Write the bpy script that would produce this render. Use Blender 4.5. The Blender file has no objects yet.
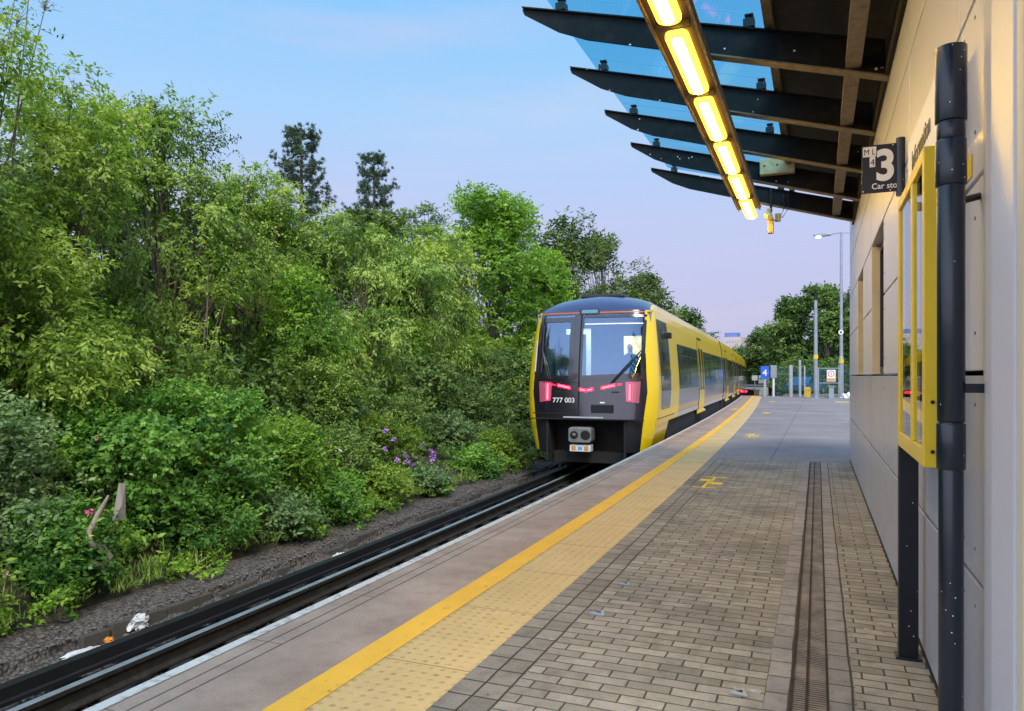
import bpy, math, random
import numpy as np
from mathutils import Vector, Matrix
random.seed(7); RNG = np.random.default_rng(11)
sc = bpy.context.scene; COL = sc.collection
R = math.radians
EYE = 1.45
PSI = R(22.46)

# ------------------------------------------------------------------ tagging / linking
def tag(o, label=None, cat=None, group=None, kind=None):
    if label: o['label'] = label
    if cat: o['category'] = cat
    if group: o['group'] = group
    if kind: o['kind'] = kind
    return o

def empty(name, loc=(0, 0, 0), rz=0, **k):
    o = bpy.data.objects.new(name, None); COL.objects.link(o)
    o.location = loc; o.rotation_euler = (0, 0, rz); o.empty_display_size = .1
    return tag(o, **k)

class MB:
    def __init__(s): s.v = []; s.f = []; s.m = []
    def add(s, vs, fs, m=0):
        b = len(s.v); s.v += [tuple(v) for v in vs]
        for f in fs: s.f.append(tuple(i + b for i in f)); s.m.append(m)
        return s
    def box(s, x0, x1, y0, y1, z0, z1, m=0, M=None):
        vs = [Vector((x, y, z)) for z in (z0, z1) for y in (y0, y1) for x in (x0, x1)]
        if M: vs = [M @ v for v in vs]
        return s.add(vs, [(0, 2, 3, 1), (4, 5, 7, 6), (0, 1, 5, 4), (2, 6, 7, 3), (0, 4, 6, 2), (1, 3, 7, 5)], m)
    def quad(s, a, b, c, d, m=0): return s.add([a, b, c, d], [(0, 1, 2, 3)], m)
    def tube(s, pts, rad, n=8, m=0, cap=True):
        pts = [Vector(p) for p in pts]; k = len(pts)
        if not hasattr(rad, '__len__'): rad = [rad] * k
        vs = []
        for i, p in enumerate(pts):
            d = (pts[min(i + 1, k - 1)] - pts[max(i - 1, 0)]).normalized()
            a = Vector((0, 0, 1)) if abs(d.z) < .9 else Vector((1, 0, 0))
            u = d.cross(a).normalized(); w = d.cross(u)
            for j in range(n):
                t = 2 * math.pi * j / n
                vs.append(p + (u * math.cos(t) + w * math.sin(t)) * rad[i])
        fs = []
        for i in range(k - 1):
            for j in range(n):
                a0 = i * n + j; b0 = i * n + (j + 1) % n
                fs.append((a0, b0, b0 + n, a0 + n))
        if cap: fs += [tuple(range(n - 1, -1, -1)), tuple(range((k - 1) * n, k * n))]
        return s.add(vs, fs, m)
    def prism(s, poly, axis, t0, t1, m=0):
        """poly: 2D outline; extruded along axis ('x','y','z') from t0 to t1"""
        n = len(poly)
        def P(p, t):
            if axis == 'x': return (t, p[0], p[1])
            if axis == 'y': return (p[0], t, p[1])
            return (p[0], p[1], t)
        vs = [P(p, t0) for p in poly] + [P(p, t1) for p in poly]
        fs = [tuple(range(n - 1, -1, -1)), tuple(range(n, 2 * n))]
        for i in range(n):
            j = (i + 1) % n; fs.append((i, j, j + n, i + n))
        return s.add(vs, fs, m)
    def build(s, name, mats, parent=None, smooth=False, bevel=0, uv=None):
        me = bpy.data.meshes.new(name); me.from_pydata(s.v, [], s.f); me.validate(); 
        if not isinstance(mats, (list, tuple)): mats = [mats]
        for m in mats: me.materials.append(m)
        if len(me.polygons) == len(s.m): me.polygons.foreach_set('material_index', s.m)
        if smooth: me.polygons.foreach_set('use_smooth', [True] * len(me.polygons))
        if uv:
            l = me.uv_layers.new(name='UVMap')
            for lp in me.loops:
                l.data[lp.index].uv = uv(me.vertices[lp.vertex_index].co)
        me.update()
        import bmesh
        bm = bmesh.new(); bm.from_mesh(me); bmesh.ops.recalc_face_normals(bm, faces=bm.faces); bm.to_mesh(me); bm.free()
        o = bpy.data.objects.new(name, me); COL.objects.link(o)
        if parent: o.parent = parent
        if bevel:
            b = o.modifiers.new('bevel', 'BEVEL'); b.width = bevel; b.segments = 2; b.limit_method = 'ANGLE'
        return o

def copy_tree(o, parent=None):
    c = o.copy(); COL.objects.link(c); c.parent = parent
    for ch in o.children: copy_tree(ch, c)
    return c

# ------------------------------------------------------------------ materials
class NT:
    def __init__(s, m): s.nt = m.node_tree; s.n = s.nt.nodes; s.l = s.nt.links
    def new(s, t, **k):
        n = s.n.new(t)
        for a, b in k.items():
            if hasattr(n, a): setattr(n, a, b)
        return n
    def link(s, a, b): s.l.new(a, b)
    def math(s, op, a, b=None, c=None):
        n = s.n.new('ShaderNodeMath'); n.operation = op
        for i, x in enumerate((a, b, c)):
            if x is None: continue
            if isinstance(x, (int, float)): n.inputs[i].default_value = x
            else: s.link(x, n.inputs[i])
        return n.outputs[0]
    def mix(s, fac, a, b, typ='MIX'):
        n = s.n.new('ShaderNodeMix'); n.data_type = 'RGBA'; n.blend_type = typ
        for i, x in ((0, fac), (6, a), (7, b)):
            if isinstance(x, (int, float)): n.inputs[i].default_value = x
            elif isinstance(x, (tuple, list)): n.inputs[i].default_value = (*x[:3], 1)
            else: s.link(x, n.inputs[i])
        return n.outputs[2]
    def noise(s, scale, vec=None, detail=4, rough=.6):
        n = s.n.new('ShaderNodeTexNoise'); n.inputs['Scale'].default_value = scale
        n.inputs['Detail'].default_value = detail; n.inputs['Roughness'].default_value = rough
        if vec is not None: s.link(vec, n.inputs['Vector'])
        return n.outputs[0]
    def ramp(s, fac, *stops):
        n = s.n.new('ShaderNodeValToRGB'); e = n.color_ramp.elements
        while len(e) < len(stops): e.new(.5)
        for i, (p, c) in enumerate(stops):
            e[i].position = p; e[i].color = (*c, 1) if len(c) == 3 else c
        s.link(fac, n.inputs[0]); return n.outputs[0]
    def step(s, x, lo, hi):
        n = s.n.new('ShaderNodeMapRange'); n.inputs[1].default_value = lo; n.inputs[2].default_value = hi
        s.link(x, n.inputs[0]); return n.outputs[0]

def bmat(name):
    m = bpy.data.materials.new(name); m.use_nodes = True
    b = m.node_tree.nodes['Principled BSDF']; return m, NT(m), b

def P(name, col, rough=.5, metal=0, var=.15, vscale=3, dirt=0, dirtcol=(.08, .07, .05), bump=0, bscale=60, spec=.5, coat=0, specks=0, smooth=False):
    m, t, b = bmat(name)
    tc = t.new('ShaderNodeTexCoord').outputs['Object']
    c = t.mix(t.step(t.noise(vscale, tc), .3, .7), [x * (1 - var) for x in col], [min(1, x * (1 + var)) for x in col])
    if dirt:
        d = t.math('MULTIPLY', t.step(t.noise(vscale * 2.7, tc, 8, .7), .48, .72), dirt)
        c = t.mix(d, c, dirtcol)
    if specks:
        v = t.new('ShaderNodeTexVoronoi'); v.inputs['Scale'].default_value = specks; t.link(tc, v.inputs['Vector'])
        k = t.math('LESS_THAN', v.outputs['Distance'], .09)
        k2 = t.math('MULTIPLY', k, t.math('GREATER_THAN', t.noise(2.5, tc), .5))
        c = t.mix(k2, c, (.75, .75, .72))
    t.link(c, b.inputs['Base Color'])
    b.inputs['Roughness'].default_value = rough
    if not smooth:
        rr = t.math('ADD', t.math('MULTIPLY', t.noise(vscale * 4, tc), .2), rough - .1); t.link(rr, b.inputs['Roughness'])
    b.inputs['Metallic'].default_value = metal
    b.inputs['Specular IOR Level'].default_value = spec
    b.inputs['Coat Weight'].default_value = coat; b.inputs['Coat Roughness'].default_value = .08
    if bump:
        bn = t.new('ShaderNodeBump'); bn.inputs['Strength'].default_value = bump; bn.inputs['Distance'].default_value = .02
        t.link(t.noise(bscale, tc, 6), bn.inputs['Height']); t.link(bn.outputs[0], b.inputs['Normal'])
    return m

def EM(name, col, s):
    m = bpy.data.materials.new(name); m.use_nodes = True; t = NT(m); t.n.clear()
    e = t.new('ShaderNodeEmission'); e.inputs[0].default_value = (*col, 1); e.inputs[1].default_value = s
    o = t.new('ShaderNodeOutputMaterial'); t.link(e.outputs[0], o.inputs[0]); return m

def GLASS(name, tint, refl=.12, gloss=.02, refl_col=(1, 1, 1), fres=True):
    m = bpy.data.materials.new(name); m.use_nodes = True; t = NT(m); t.n.clear()
    a = t.new('ShaderNodeBsdfTransparent'); a.inputs[0].default_value = (*tint, 1)
    g = t.new('ShaderNodeBsdfGlossy'); g.inputs['Roughness'].default_value = gloss; g.inputs[0].default_value = (*refl_col, 1)
    fr = t.new('ShaderNodeFresnel'); fr.inputs[0].default_value = 1.5
    mx = t.new('ShaderNodeMixShader'); t.link(t.math('ADD', fr.outputs[0], refl) if fres else t.math('MULTIPLY', fr.outputs[0], .12), mx.inputs[0])
    t.link(a.outputs[0], mx.inputs[1]); t.link(g.outputs[0], mx.inputs[2])
    o = t.new('ShaderNodeOutputMaterial'); t.link(mx.outputs[0], o.inputs[0]); return m

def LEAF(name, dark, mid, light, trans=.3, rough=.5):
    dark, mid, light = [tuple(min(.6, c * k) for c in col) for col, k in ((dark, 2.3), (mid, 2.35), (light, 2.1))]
    m = bpy.data.materials.new(name); m.use_nodes = True; t = NT(m); t.n.clear()
    at = t.new('ShaderNodeAttribute'); at.attribute_name = 'tint'
    c = t.ramp(at.outputs['Fac'], (0.0, dark), (.5, mid), (1.0, light))
    d = t.new('ShaderNodeBsdfPrincipled'); t.link(c, d.inputs['Base Color']); d.inputs['Roughness'].default_value = rough
    d.inputs['Specular IOR Level'].default_value = .35
    tr = t.new('ShaderNodeBsdfTranslucent')
    t.link(t.mix(.5, c, (.35, .6, .05), 'MIX') if False else t.mix(1, c, (1.3, 1.5, .6), 'MULTIPLY'), tr.inputs[0])
    mx = t.new('ShaderNodeMixShader'); mx.inputs[0].default_value = trans
    t.link(d.outputs[0], mx.inputs[1]); t.link(tr.outputs[0], mx.inputs[2])
    o = t.new('ShaderNodeOutputMaterial'); t.link(mx.outputs[0], o.inputs[0]); return m

M = {}
M['bark'] = P('bark', (.17, .135, .10), .9, bump=.6, bscale=25)
M['twig'] = P('twig', (.16, .12, .09), .85)
M['black'] = P('black_paint', (.008, .010, .014), .4, specks=30, spec=.4)
M['pipe'] = P('pipe_black', (.007, .012, .02), .3, specks=40, coat=.15)
M['fin'] = P('fin_steel', (.008, .0085, .010), .6, specks=9, spec=.2, dirt=.3, dirtcol=(.06, .045, .03))
M['flange'] = P('flange_steel', (.2, .15, .08), .55, dirt=.8, dirtcol=(.05, .03, .02), vscale=5)
M['rust'] = P('rusty_purlin', (.24, .19, .13), .7, dirt=.7, dirtcol=(.1, .05, .025), vscale=6)
M['deck'] = P('roof_deck', (.03, .028, .026), .8, dirt=.5)
M['cladding'] = P('cladding_panel', (.60, .59, .64), .32, smooth=True, var=.04, vscale=.9, dirt=.08, dirtcol=(.3, .28, .26), spec=.6)
M['base_panel'] = P('base_panel', (.40, .395, .42), .3, smooth=True, var=.05, vscale=.9, dirt=.15)
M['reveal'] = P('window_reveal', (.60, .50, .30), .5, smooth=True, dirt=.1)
M['cream'] = P('cream_panel', (.66, .58, .44), .45, smooth=True, var=.06, vscale=1.5, dirt=.2, dirtcol=(.35, .3, .2))
M['gap'] = P('panel_gap', (.015, .013, .013), .9)
M['winglass'] = P('dark_window', (.02, .03, .035), .08, spec=.8)
M['yellow'] = P('board_yellow', (.80, .54, .015), .38, smooth=True, var=.08, dirt=.15, dirtcol=(.3, .22, .03), coat=.2)
M['trainyellow'] = P('train_yellow', (.84, .59, .006), .3, var=.02, vscale=.8, coat=.5, smooth=True)
M['trainblack'] = P('train_black', (.014, .010, .020), .16, var=.2, vscale=1, coat=.6, spec=.7, smooth=True)
M['trainroof'] = P('train_roof_sky_tint', (.035, .05, .12), .30, coat=.6, smooth=True)  # blue of the reflected sky is put into the roof colour
M['traingrey'] = P('train_grey', (.25, .235, .26), .3, metal=.3, var=.05, vscale=1, coat=.5, smooth=True)
M['trainsill'] = P('train_sill', (.52, .54, .56), .4, metal=.2)
M['bodyblack'] = P('train_skirt', (.012, .012, .017), .45, spec=.4)
M['under'] = P('underframe', (.014, .013, .012), .85, dirt=.4, dirtcol=(.05, .035, .025))
M['coupler'] = P('coupler_metal', (.28, .28, .27), .45, metal=.5, dirt=.4)
M['whiteplastic'] = P('white_plastic', (.75, .75, .74), .4)
M['orange'] = P('orange_marker', (.75, .27, .03), .5)
M['orangeline'] = P('orange_line', (.55, .13, .05), .4)
M['bluemark'] = P('blue_marker', (.12, .35, .75), .5)
M['sidewin'] = P('train_side_window', (.035, .045, .045), .08, spec=.9, var=.5, vscale=1.1)
M['cabglass'] = GLASS('cab_glass', (.66, .82, .95), .20, .02, (.50, .68, 1))
M['canopyglass'] = GLASS('canopy_glass', (.55, .84, .93), .03, .05, fres=False)
M['boardglass'] = GLASS('board_glass', (.96, .96, .97), .03, .02)
M['lampon'] = EM('warm_lamp', (1.0, .50, .04), 4.5)
M['lampcore'] = EM('warm_lamp_core', (1.0, .60, .07), 54)
M['red'] = EM('red_lamp', (1.0, .006, .03), 10)
M['redcore'] = EM('red_lamp_core', (1.0, .16, .19), 3.6)
M['reddim'] = P('red_lens', (.55, .2, .25), .12, coat=1)
M['headlamp'] = P('headlamp_lens', (.42, .09, .14), .2, coat=1)
M['streetlit'] = EM('street_lamp_light', (.9, 1, 1), 4)
M['rail'] = P('rail_head', (.62, .66, .72), .38, metal=.75, dirt=.12)
M['railrust'] = P('rail_side', (.022, .015, .011), .85, dirt=.5)
M['conductor'] = P('conductor_rail', (.018, .018, .02), .5, metal=.2, dirt=.3, dirtcol=(.03, .02, .02))
M['sleeper'] = P('sleeper', (.022, .019, .017), .9, bump=.4)
M['concrete'] = P('concrete_trough', (.075, .066, .055), .9, dirt=.6, bump=.4, bscale=30)
M['galv'] = P('galvanised', (.30, .34, .38), .45, metal=.3, dirt=.15)
M['bandyellow'] = P('yellow_band', (.75, .5, .03), .5)
M['housing'] = P('lamp_housing', (.07, .05, .022), .5, dirt=.5, dirtcol=(.05, .035, .015), vscale=6)
M['tan'] = P('tan_box', (.62, .48, .26), .6, dirt=.5, dirtcol=(.2, .13, .06), vscale=8)
M['white'] = P('sign_white', (.78, .78, .76), .5, var=.04)
M['ink'] = P('sign_black', (.012, .013, .022), .35)
M['inkbrown'] = P('sign_ink', (.06, .05, .05), .5)
M['signblue'] = P('sign_blue', (.02, .12, .65), .4)
M['signgreen'] = P('sign_green', (.02, .4, .22), .5)
M['signred'] = P('sign_red', (.6, .06, .04), .5)
M['carblue'] = P('car_blue', (.02, .10, .24), .3, coat=.5)
M['tyre'] = P('tyre', (.02, .02, .02), .8)
M['paper'] = P('paper_litter', (.62, .62, .62), .8, dirt=.3, dirtcol=(.3, .25, .2))
M['skin'] = P('skin', (.32, .19, .14), .6)
M['cloth'] = P('dark_jacket', (.03, .05, .09), .9)
M['creamwall'] = P('saloon_cream', (.82, .74, .52), .6)
M['cabgrey'] = P('cab_grey', (.20, .27, .34), .6)
M['towerwall'] = P('tower_wall', (.55, .47, .42), .8, var=.05, vscale=.2)
M['towerblue'] = P('tower_plant_blue', (.12, .2, .45), .6)
M['poster'] = None

# ------------------------------------------------------------------ geometry of the line
def dev(y):
    y = max(0, y); return .001236 * y * y / (1 + y / 72.5)
def edge(y): return -2.93 - dev(y)
def heading(y):
    e = .1; return math.atan2(-(edge(y + e) - edge(y - e)), 2 * e)

def ys(a, b, fine=.5):
    r = [a]
    while r[-1] < b: r.append(min(b, r[-1] + max(fine, abs(r[-1]) * .03)))
    return r

def strip(name, offs, ya, yb, z, mat, kind='structure', parent=None, fine=.5, straight=False, us=0):
    """offs: x offsets from the platform edge (or plain x when straight)"""
    mb = MB(); Y = ys(ya, yb, fine)
    fn = (lambda y, o: o) if straight else (lambda y, o: edge(y) + o)
    zs = z if isinstance(z, (list, tuple)) else [z] * len(offs)
    for y in Y:
        for o, zz in zip(offs, zs):
            mb.v.append((fn(y, o), y, zz))
    n = len(offs)
    for i in range(len(Y) - 1):
        for j in range(n - 1):
            a = i * n + j; mb.f.append((a, a + 1, a + n + 1, a + n)); mb.m.append(0)
    uvf = (lambda c: (c.x + us, c.y)) if straight else (lambda c: (c.x - edge(c.y), c.y))
    o = mb.build(name, mat, parent, uv=uvf)
    if kind and not parent: o['kind'] = kind
    return o

# ---- paving shaders
def uvn(t): return t.new('ShaderNodeUVMap', uv_map='UVMap').outputs[0]

def pave(name, u, v, off, c1, c2, cm, mortar=.006, wash=None, bumpd=.006, rough=.75):
    m, t, b = bmat(name); uv = uvn(t)
    br = t.new('ShaderNodeTexBrick'); br.offset = off; br.inputs['Scale'].default_value = 1
    br.inputs['Brick Width'].default_value = u; br.inputs['Row Height'].default_value = v
    br.inputs['Mortar Size'].default_value = mortar; br.inputs['Mortar Smooth'].default_value = .3
    br.inputs['Color1'].default_value = (*c1, 1); br.inputs['Color2'].default_value = (*c2, 1); br.inputs['Mortar'].default_value = (*cm, 1)
    # slightly wobbly courses
    nz = t.new('ShaderNodeTexNoise'); nz.inputs['Scale'].default_value = 2.2; t.link(uv, nz.inputs['Vector'])
    va = t.new('ShaderNodeVectorMath', operation='MULTIPLY_ADD'); t.link(nz.outputs['Color'], va.inputs[0])
    va.inputs[1].default_value = (.02, .02, 0); t.link(uv, va.inputs[2]); t.link(va.outputs[0], br.inputs['Vector'])
    c = br.outputs['Color']
    n1 = t.noise(1.1, uv, 5, .65); n2 = t.noise(90, uv, 3); n3 = t.noise(9, uv, 6, .7)
    c = t.mix(t.step(n1, .35, .7), c, t.mix(1, c, (.72, .74, .78), 'MULTIPLY'))
    c = t.mix(t.step(n3, .45, .8), c, t.mix(1, c, (.6, .56, .5), 'MULTIPLY'))
    c = t.mix(t.step(n2, .35, .75), c, t.mix(1, c, (1.3, 1.3, 1.3), 'MULTIPLY'))
    # pale chewing gum and grit specks
    vo = t.new('ShaderNodeTexVoronoi'); vo.inputs['Scale'].default_value = 3.3; t.link(uv, vo.inputs['Vector'])
    g = t.math('MULTIPLY', t.math('LESS_THAN', vo.outputs['Distance'], .05), t.math('GREATER_THAN', t.noise(1.7, uv), .52))
    c = t.mix(t.math('MULTIPLY', g, .7), c, (.45, .43, .4))
    vo2 = t.new('ShaderNodeTexVoronoi'); vo2.inputs['Scale'].default_value = 7.3; t.link(uv, vo2.inputs['Vector'])
    g2 = t.math('LESS_THAN', vo2.outputs['Distance'], .07)
    c = t.mix(t.math('MULTIPLY', g2, .55), c, (.05, .045, .04))
    st = t.math('MULTIPLY', t.step(t.noise(.55, uv, 7, .72), .52, .66), .38)
    c = t.mix(st, c, (.10, .09, .078))
    gj = t.math('MULTIPLY', br.outputs['Fac'], t.step(t.noise(2.6, uv, 3), .56, .66))
    c = t.mix(t.math('MULTIPLY', gj, .7), c, (.10, .10, .03))
    t.link(c, b.inputs['Base Color']); b.inputs['Roughness'].default_value = rough; b.inputs['Specular IOR Level'].default_value = .25
    bn = t.new('ShaderNodeBump'); bn.inputs['Strength'].default_value = 1.0; bn.inputs['Distance'].default_value = bumpd
    h = t.math('ADD', t.math('MULTIPLY', br.outputs['Fac'], -1.0), t.math('MULTIPLY', n2, .25))
    t.link(h, bn.inputs['Height']); t.link(bn.outputs[0], b.inputs['Normal'])
    return m

M['brick'] = pave('brick_paving', .205, .087, .5, (.25, .23, .18), (.385, .355, .285), (.075, .065, .05), .005)
M['border'] = pave('border_blocks', .13, .16, 0, (.225, .21, .165), (.32, .295, .235), (.06, .045, .035), .006)
M['slab'] = pave('channel_slabs', .11, .2, 0, (.27, .25, .225), (.35, .325, .285), (.08, .065, .045), .006)

def tarmac():
    m, t, b = bmat('tarmac'); uv = uvn(t)
    n1 = t.noise(.5, uv, 5, .6); n2 = t.noise(160, uv, 2)
    sx = t.new('ShaderNodeSeparateXYZ'); t.link(uv, sx.inputs[0])
    c = t.mix(t.step(n1, .35, .65), (.185, .175, .175), (.25, .235, .232))
    c = t.mix(t.math('MULTIPLY', t.step(t.math('ADD', sx.outputs[1], t.math('MULTIPLY', n1, -5.0)), 13.0, 9.5), .8), c, (.25, .225, .19))
    tl = t.math('MAXIMUM', t.math('LESS_THAN', t.math('ABSOLUTE', t.math('SUBTRACT', t.math('FRACT', t.math('DIVIDE', sx.outputs[1], 7.3)), .5)), .004), t.math('LESS_THAN', t.math('ABSOLUTE', t.math('ADD', sx.outputs[0], .75)), .012))
    c = t.mix(t.math('MULTIPLY', tl, .6), c, (.1, .095, .09))
    c = t.mix(t.step(n2, .4, .7), c, t.mix(1, c, (1.35, 1.35, 1.35), 'MULTIPLY'))
    c = t.mix(t.math('MULTIPLY', t.step(t.noise(3, uv, 8, .7), .55, .75), .5), c, (.13, .125, .13))
    t.link(c, b.inputs['Base Color']); b.inputs['Roughness'].default_value = .9; b.inputs['Specular IOR Level'].default_value = .15
    return m
M['tarmac'] = tarmac()

def coping():
    m, t, b = bmat('coping_concrete'); uv = uvn(t)
    sx = t.new('ShaderNodeSeparateXYZ'); t.link(uv, sx.inputs[0]); u, v = sx.outputs[0], sx.outputs[1]
    n1 = t.noise(1.3, uv, 6, .65); n2 = t.noise(60, uv, 3)
    c = t.mix(t.step(n1, .35, .68), (.285, .215, .17), (.42, .325, .265))
    c = t.mix(t.math('MULTIPLY', t.step(t.noise(4, uv, 8, .7), .5, .72), .5), c, (.17, .13, .11))
    c = t.mix(t.step(n2, .4, .7), c, t.mix(1, c, (1.15, 1.15, 1.15), 'MULTIPLY'))
    g = None
    for p in (.17, .265):
        d = t.math('LESS_THAN', t.math('ABSOLUTE', t.math('SUBTRACT', u, p)), .006)
        g = d if g is None else t.math('MAXIMUM', g, d)
    fv = t.math('FRACT', t.math('DIVIDE', v, .92))
    j = t.math('LESS_THAN', t.math('ABSOLUTE', t.math('SUBTRACT', fv, .5)), .004)
    g = t.math('MAXIMUM', g, t.math('MULTIPLY', j, t.math('LESS_THAN', u, .265)))
    c = t.mix(t.math('MULTIPLY', g, .8), c, (.05, .035, .03))
    t.link(c, b.inputs['Base Color']); b.inputs['Roughness'].default_value = .85; b.inputs['Specular IOR Level'].default_value = .2
    bn = t.new('ShaderNodeBump'); bn.inputs['Strength'].default_value = .6; bn.inputs['Distance'].default_value = .008
    t.link(t.math('SUBTRACT', t.math('MULTIPLY', n2, .15), g), bn.inputs['Height']); t.link(bn.outputs[0], b.inputs['Normal'])
    return m
M['coping'] = coping()

def paintline(name, col, wear, wcol, thr=(.56, .66)):
    m, t, b = bmat(name); uv = uvn(t)
    c = t.mix(t.step(t.noise(2, uv, 4), .3, .7), col, [x * .86 for x in col])
    w = t.math('MULTIPLY', t.step(t.noise(13, uv, 9, .75), *thr), wear)
    c = t.mix(w, c, wcol)
    vo = t.new('ShaderNodeTexVoronoi'); vo.inputs['Scale'].default_value = 5; t.link(uv, vo.inputs['Vector'])
    c = t.mix(t.math('MULTIPLY', t.math('LESS_THAN', vo.outputs['Distance'], .06), .6), c, (.12, .08, .05))
    t.link(c, b.inputs['Base Color']); b.inputs['Roughness'].default_value = .75; b.inputs['Specular IOR Level'].default_value = .15; return m
M['whiteline'] = paintline('white_edge_paint', (.66, .63, .59), .85, (.26, .24, .22), (.5, .62))
M['yellowline'] = paintline('yellow_line_paint', (.86, .50, .065), .6, (.42, .27, .10), (.56, .7))
M['markpaint'] = paintline('marker_paint', (.85, .62, .06), .7, (.3, .27, .22), (.55, .68))
M['whitemark'] = paintline('white_scrap_paint', (.6, .58, .52), .9, (.3, .27, .22), (.4, .55))

def tactile():
    m, t, b = bmat('tactile_paving'); uv = uvn(t)
    sx = t.new('ShaderNodeSeparateXYZ'); t.link(uv, sx.inputs[0]); u, v = sx.outputs[0], sx.outputs[1]
    pu, pv = .0667, .0667
    du = t.math('SUBTRACT', t.math('FRACT', t.math('DIVIDE', u, pu)), .5)
    dv = t.math('SUBTRACT', t.math('FRACT', t.math('DIVIDE', v, pv)), .5)
    r = t.math('SQRT', t.math('ADD', t.math('MULTIPLY', du, du), t.math('MULTIPLY', dv, dv)))
    dome = t.math('SUBTRACT', 1, t.step(r, .12, .27))
    fv = t.math('ABSOLUTE', t.math('SUBTRACT', t.math('FRACT', t.math('DIVIDE', v, .9338)), .5))
    j = t.math('LESS_THAN', fv, .0045)
    n1 = t.noise(1.6, uv, 5, .6)
    c = t.mix(t.step(n1, .3, .7), (.56, .40, .155), (.66, .485, .21))
    c = t.mix(t.math('MULTIPLY', t.step(t.noise(5, uv, 8, .7), .5, .8), .45), c, (.42, .30, .16))
    c = t.mix(t.math('MULTIPLY', dome, t.math('MULTIPLY', t.step(t.noise(8, uv, 3), .38, .6), .62)), c, (.30, .18, .09))
    c = t.mix(t.math('MULTIPLY', j, .8), c, (.16, .09, .05))
    t.link(c, b.inputs['Base Color']); b.inputs['Roughness'].default_value = .7
    bn = t.new('ShaderNodeBump'); bn.inputs['Strength'].default_value = .6; bn.inputs['Distance'].default_value = .006
    t.link(t.math('SUBTRACT', dome, j), bn.inputs['Height']); t.link(bn.outputs[0], b.inputs['Normal'])
    return m
M['tactile'] = tactile()

def grating():
    m, t, b = bmat('drain_grating'); uv = uvn(t)
    sx = t.new('ShaderNodeSeparateXYZ'); t.link(uv, sx.inputs[0]); v = sx.outputs[1]
    s = t.math('GREATER_THAN', t.math('ABSOLUTE', t.math('SUBTRACT', t.math('FRACT', t.math('DIVIDE', v, .024)), .5)), .27)
    n = t.noise(4, uv, 6, .7)
    c = t.mix(t.step(n, .35, .65), (.19, .165, .14), (.29, .255, .215))
    c = t.mix(t.math('MULTIPLY', s, t.step(n, .7, .45)), c, (.03, .022, .018))
    c = t.mix(t.math('MULTIPLY', t.step(t.noise(11, uv, 6), .55, .7), .5), c, (.33, .27, .2))
    t.link(c, b.inputs['Base Color']); b.inputs['Roughness'].default_value = .8
    bn = t.new('ShaderNodeBump'); bn.inputs['Strength'].default_value = .5; bn.inputs['Distance'].default_value = .01
    t.link(t.math('SUBTRACT', t.math('MULTIPLY', n, .5), s), bn.inputs['Height']); t.link(bn.outputs[0], b.inputs['Normal'])
    return m
M['grate'] = grating()

def ground(name, cols, sc1=.8, sc2=25, bump=.8, dist=.03):
    m, t, b = bmat(name); tc = t.new('ShaderNodeTexCoord').outputs['Object']
    vo = t.new('ShaderNodeTexVoronoi'); vo.inputs['Scale'].default_value = sc2; t.link(tc, vo.inputs['Vector'])
    n = t.noise(sc1, tc, 8, .7)
    c = t.mix(t.step(n, .35, .65), cols[0], cols[1])
    k = t.new('ShaderNodeSeparateColor'); t.link(vo.outputs['Color'], k.inputs[0])
    c = t.mix(t.math('MULTIPLY', k.outputs[0], .7), c, cols[2])
    c = t.mix(t.step(vo.outputs['Distance'], .35, .75), c, t.mix(1, c, (.3, .3, .3), 'MULTIPLY'))
    t.link(c, b.inputs['Base Color']); b.inputs['Roughness'].default_value = .92
    bn = t.new('ShaderNodeBump'); bn.inputs['Strength'].default_value = bump; bn.inputs['Distance'].default_value = dist; bn.invert = True
    t.link(vo.outputs['Distance'], bn.inputs['Height']); t.link(bn.outputs[0], b.inputs['Normal']); return m
M['ballast'] = ground('ballast_dark', ((.035, .032, .034), (.06, .052, .05), (.09, .085, .09)), 1.2, 20)
M['cess'] = ground('cess_gravel', ((.075, .062, .05), (.125, .108, .09), (.19, .17, .155)), 1.0, 28)
M['soil'] = ground('soil', ((.03, .035, .015), (.05, .055, .02), (.07, .06, .03)), .5, 8)
M['earth'] = ground('far_ground', ((.06, .065, .04), (.09, .085, .06), (.1, .1, .07)), .05, .4)

# ================================================================== SETTING
def struct_sheet(name, x0, x1, y0, y1, z, mat):
    o = MB().quad((x0, y0, z), (x1, y0, z), (x1, y1, z), (x0, y1, z)).build(name, mat); o['kind'] = 'structure'; return o
struct_sheet('ground', -1500, 1500, -300, 3500, -1.25, M['earth'])

YA, YB = -6, 57
# platform body
mb = MB(); Y = ys(YA, YB)
for y in Y: mb.v += [(edge(y) + .04, y, -1.25), (edge(y) + .04, y, -.13), (edge(y), y, -.13), (edge(y), y, 0)]
for i in range(len(Y) - 1):
    for j in range(3): a = i * 4 + j; mb.f.append((a, a + 1, a + 5, a + 4)); mb.m.append(0)
o = mb.build('platform_wall', M['concrete']); o['kind'] = 'structure'
def slabz(offsA, mat, name, z, a=YA, b=YB, xr=None): pass
strip('platform', [0, .07, .72], YA, YB, 0, M['coping'])
strip('platform_edge_line', [0.0, .068], YA, YB, .004, M['whiteline'])
strip('platform_line', [.715, .885], YA, YB, .004, M['yellowline'])
strip('tactile_paving', [.88, 1.37], YA, YB, 0.001, M['tactile'])
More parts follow.
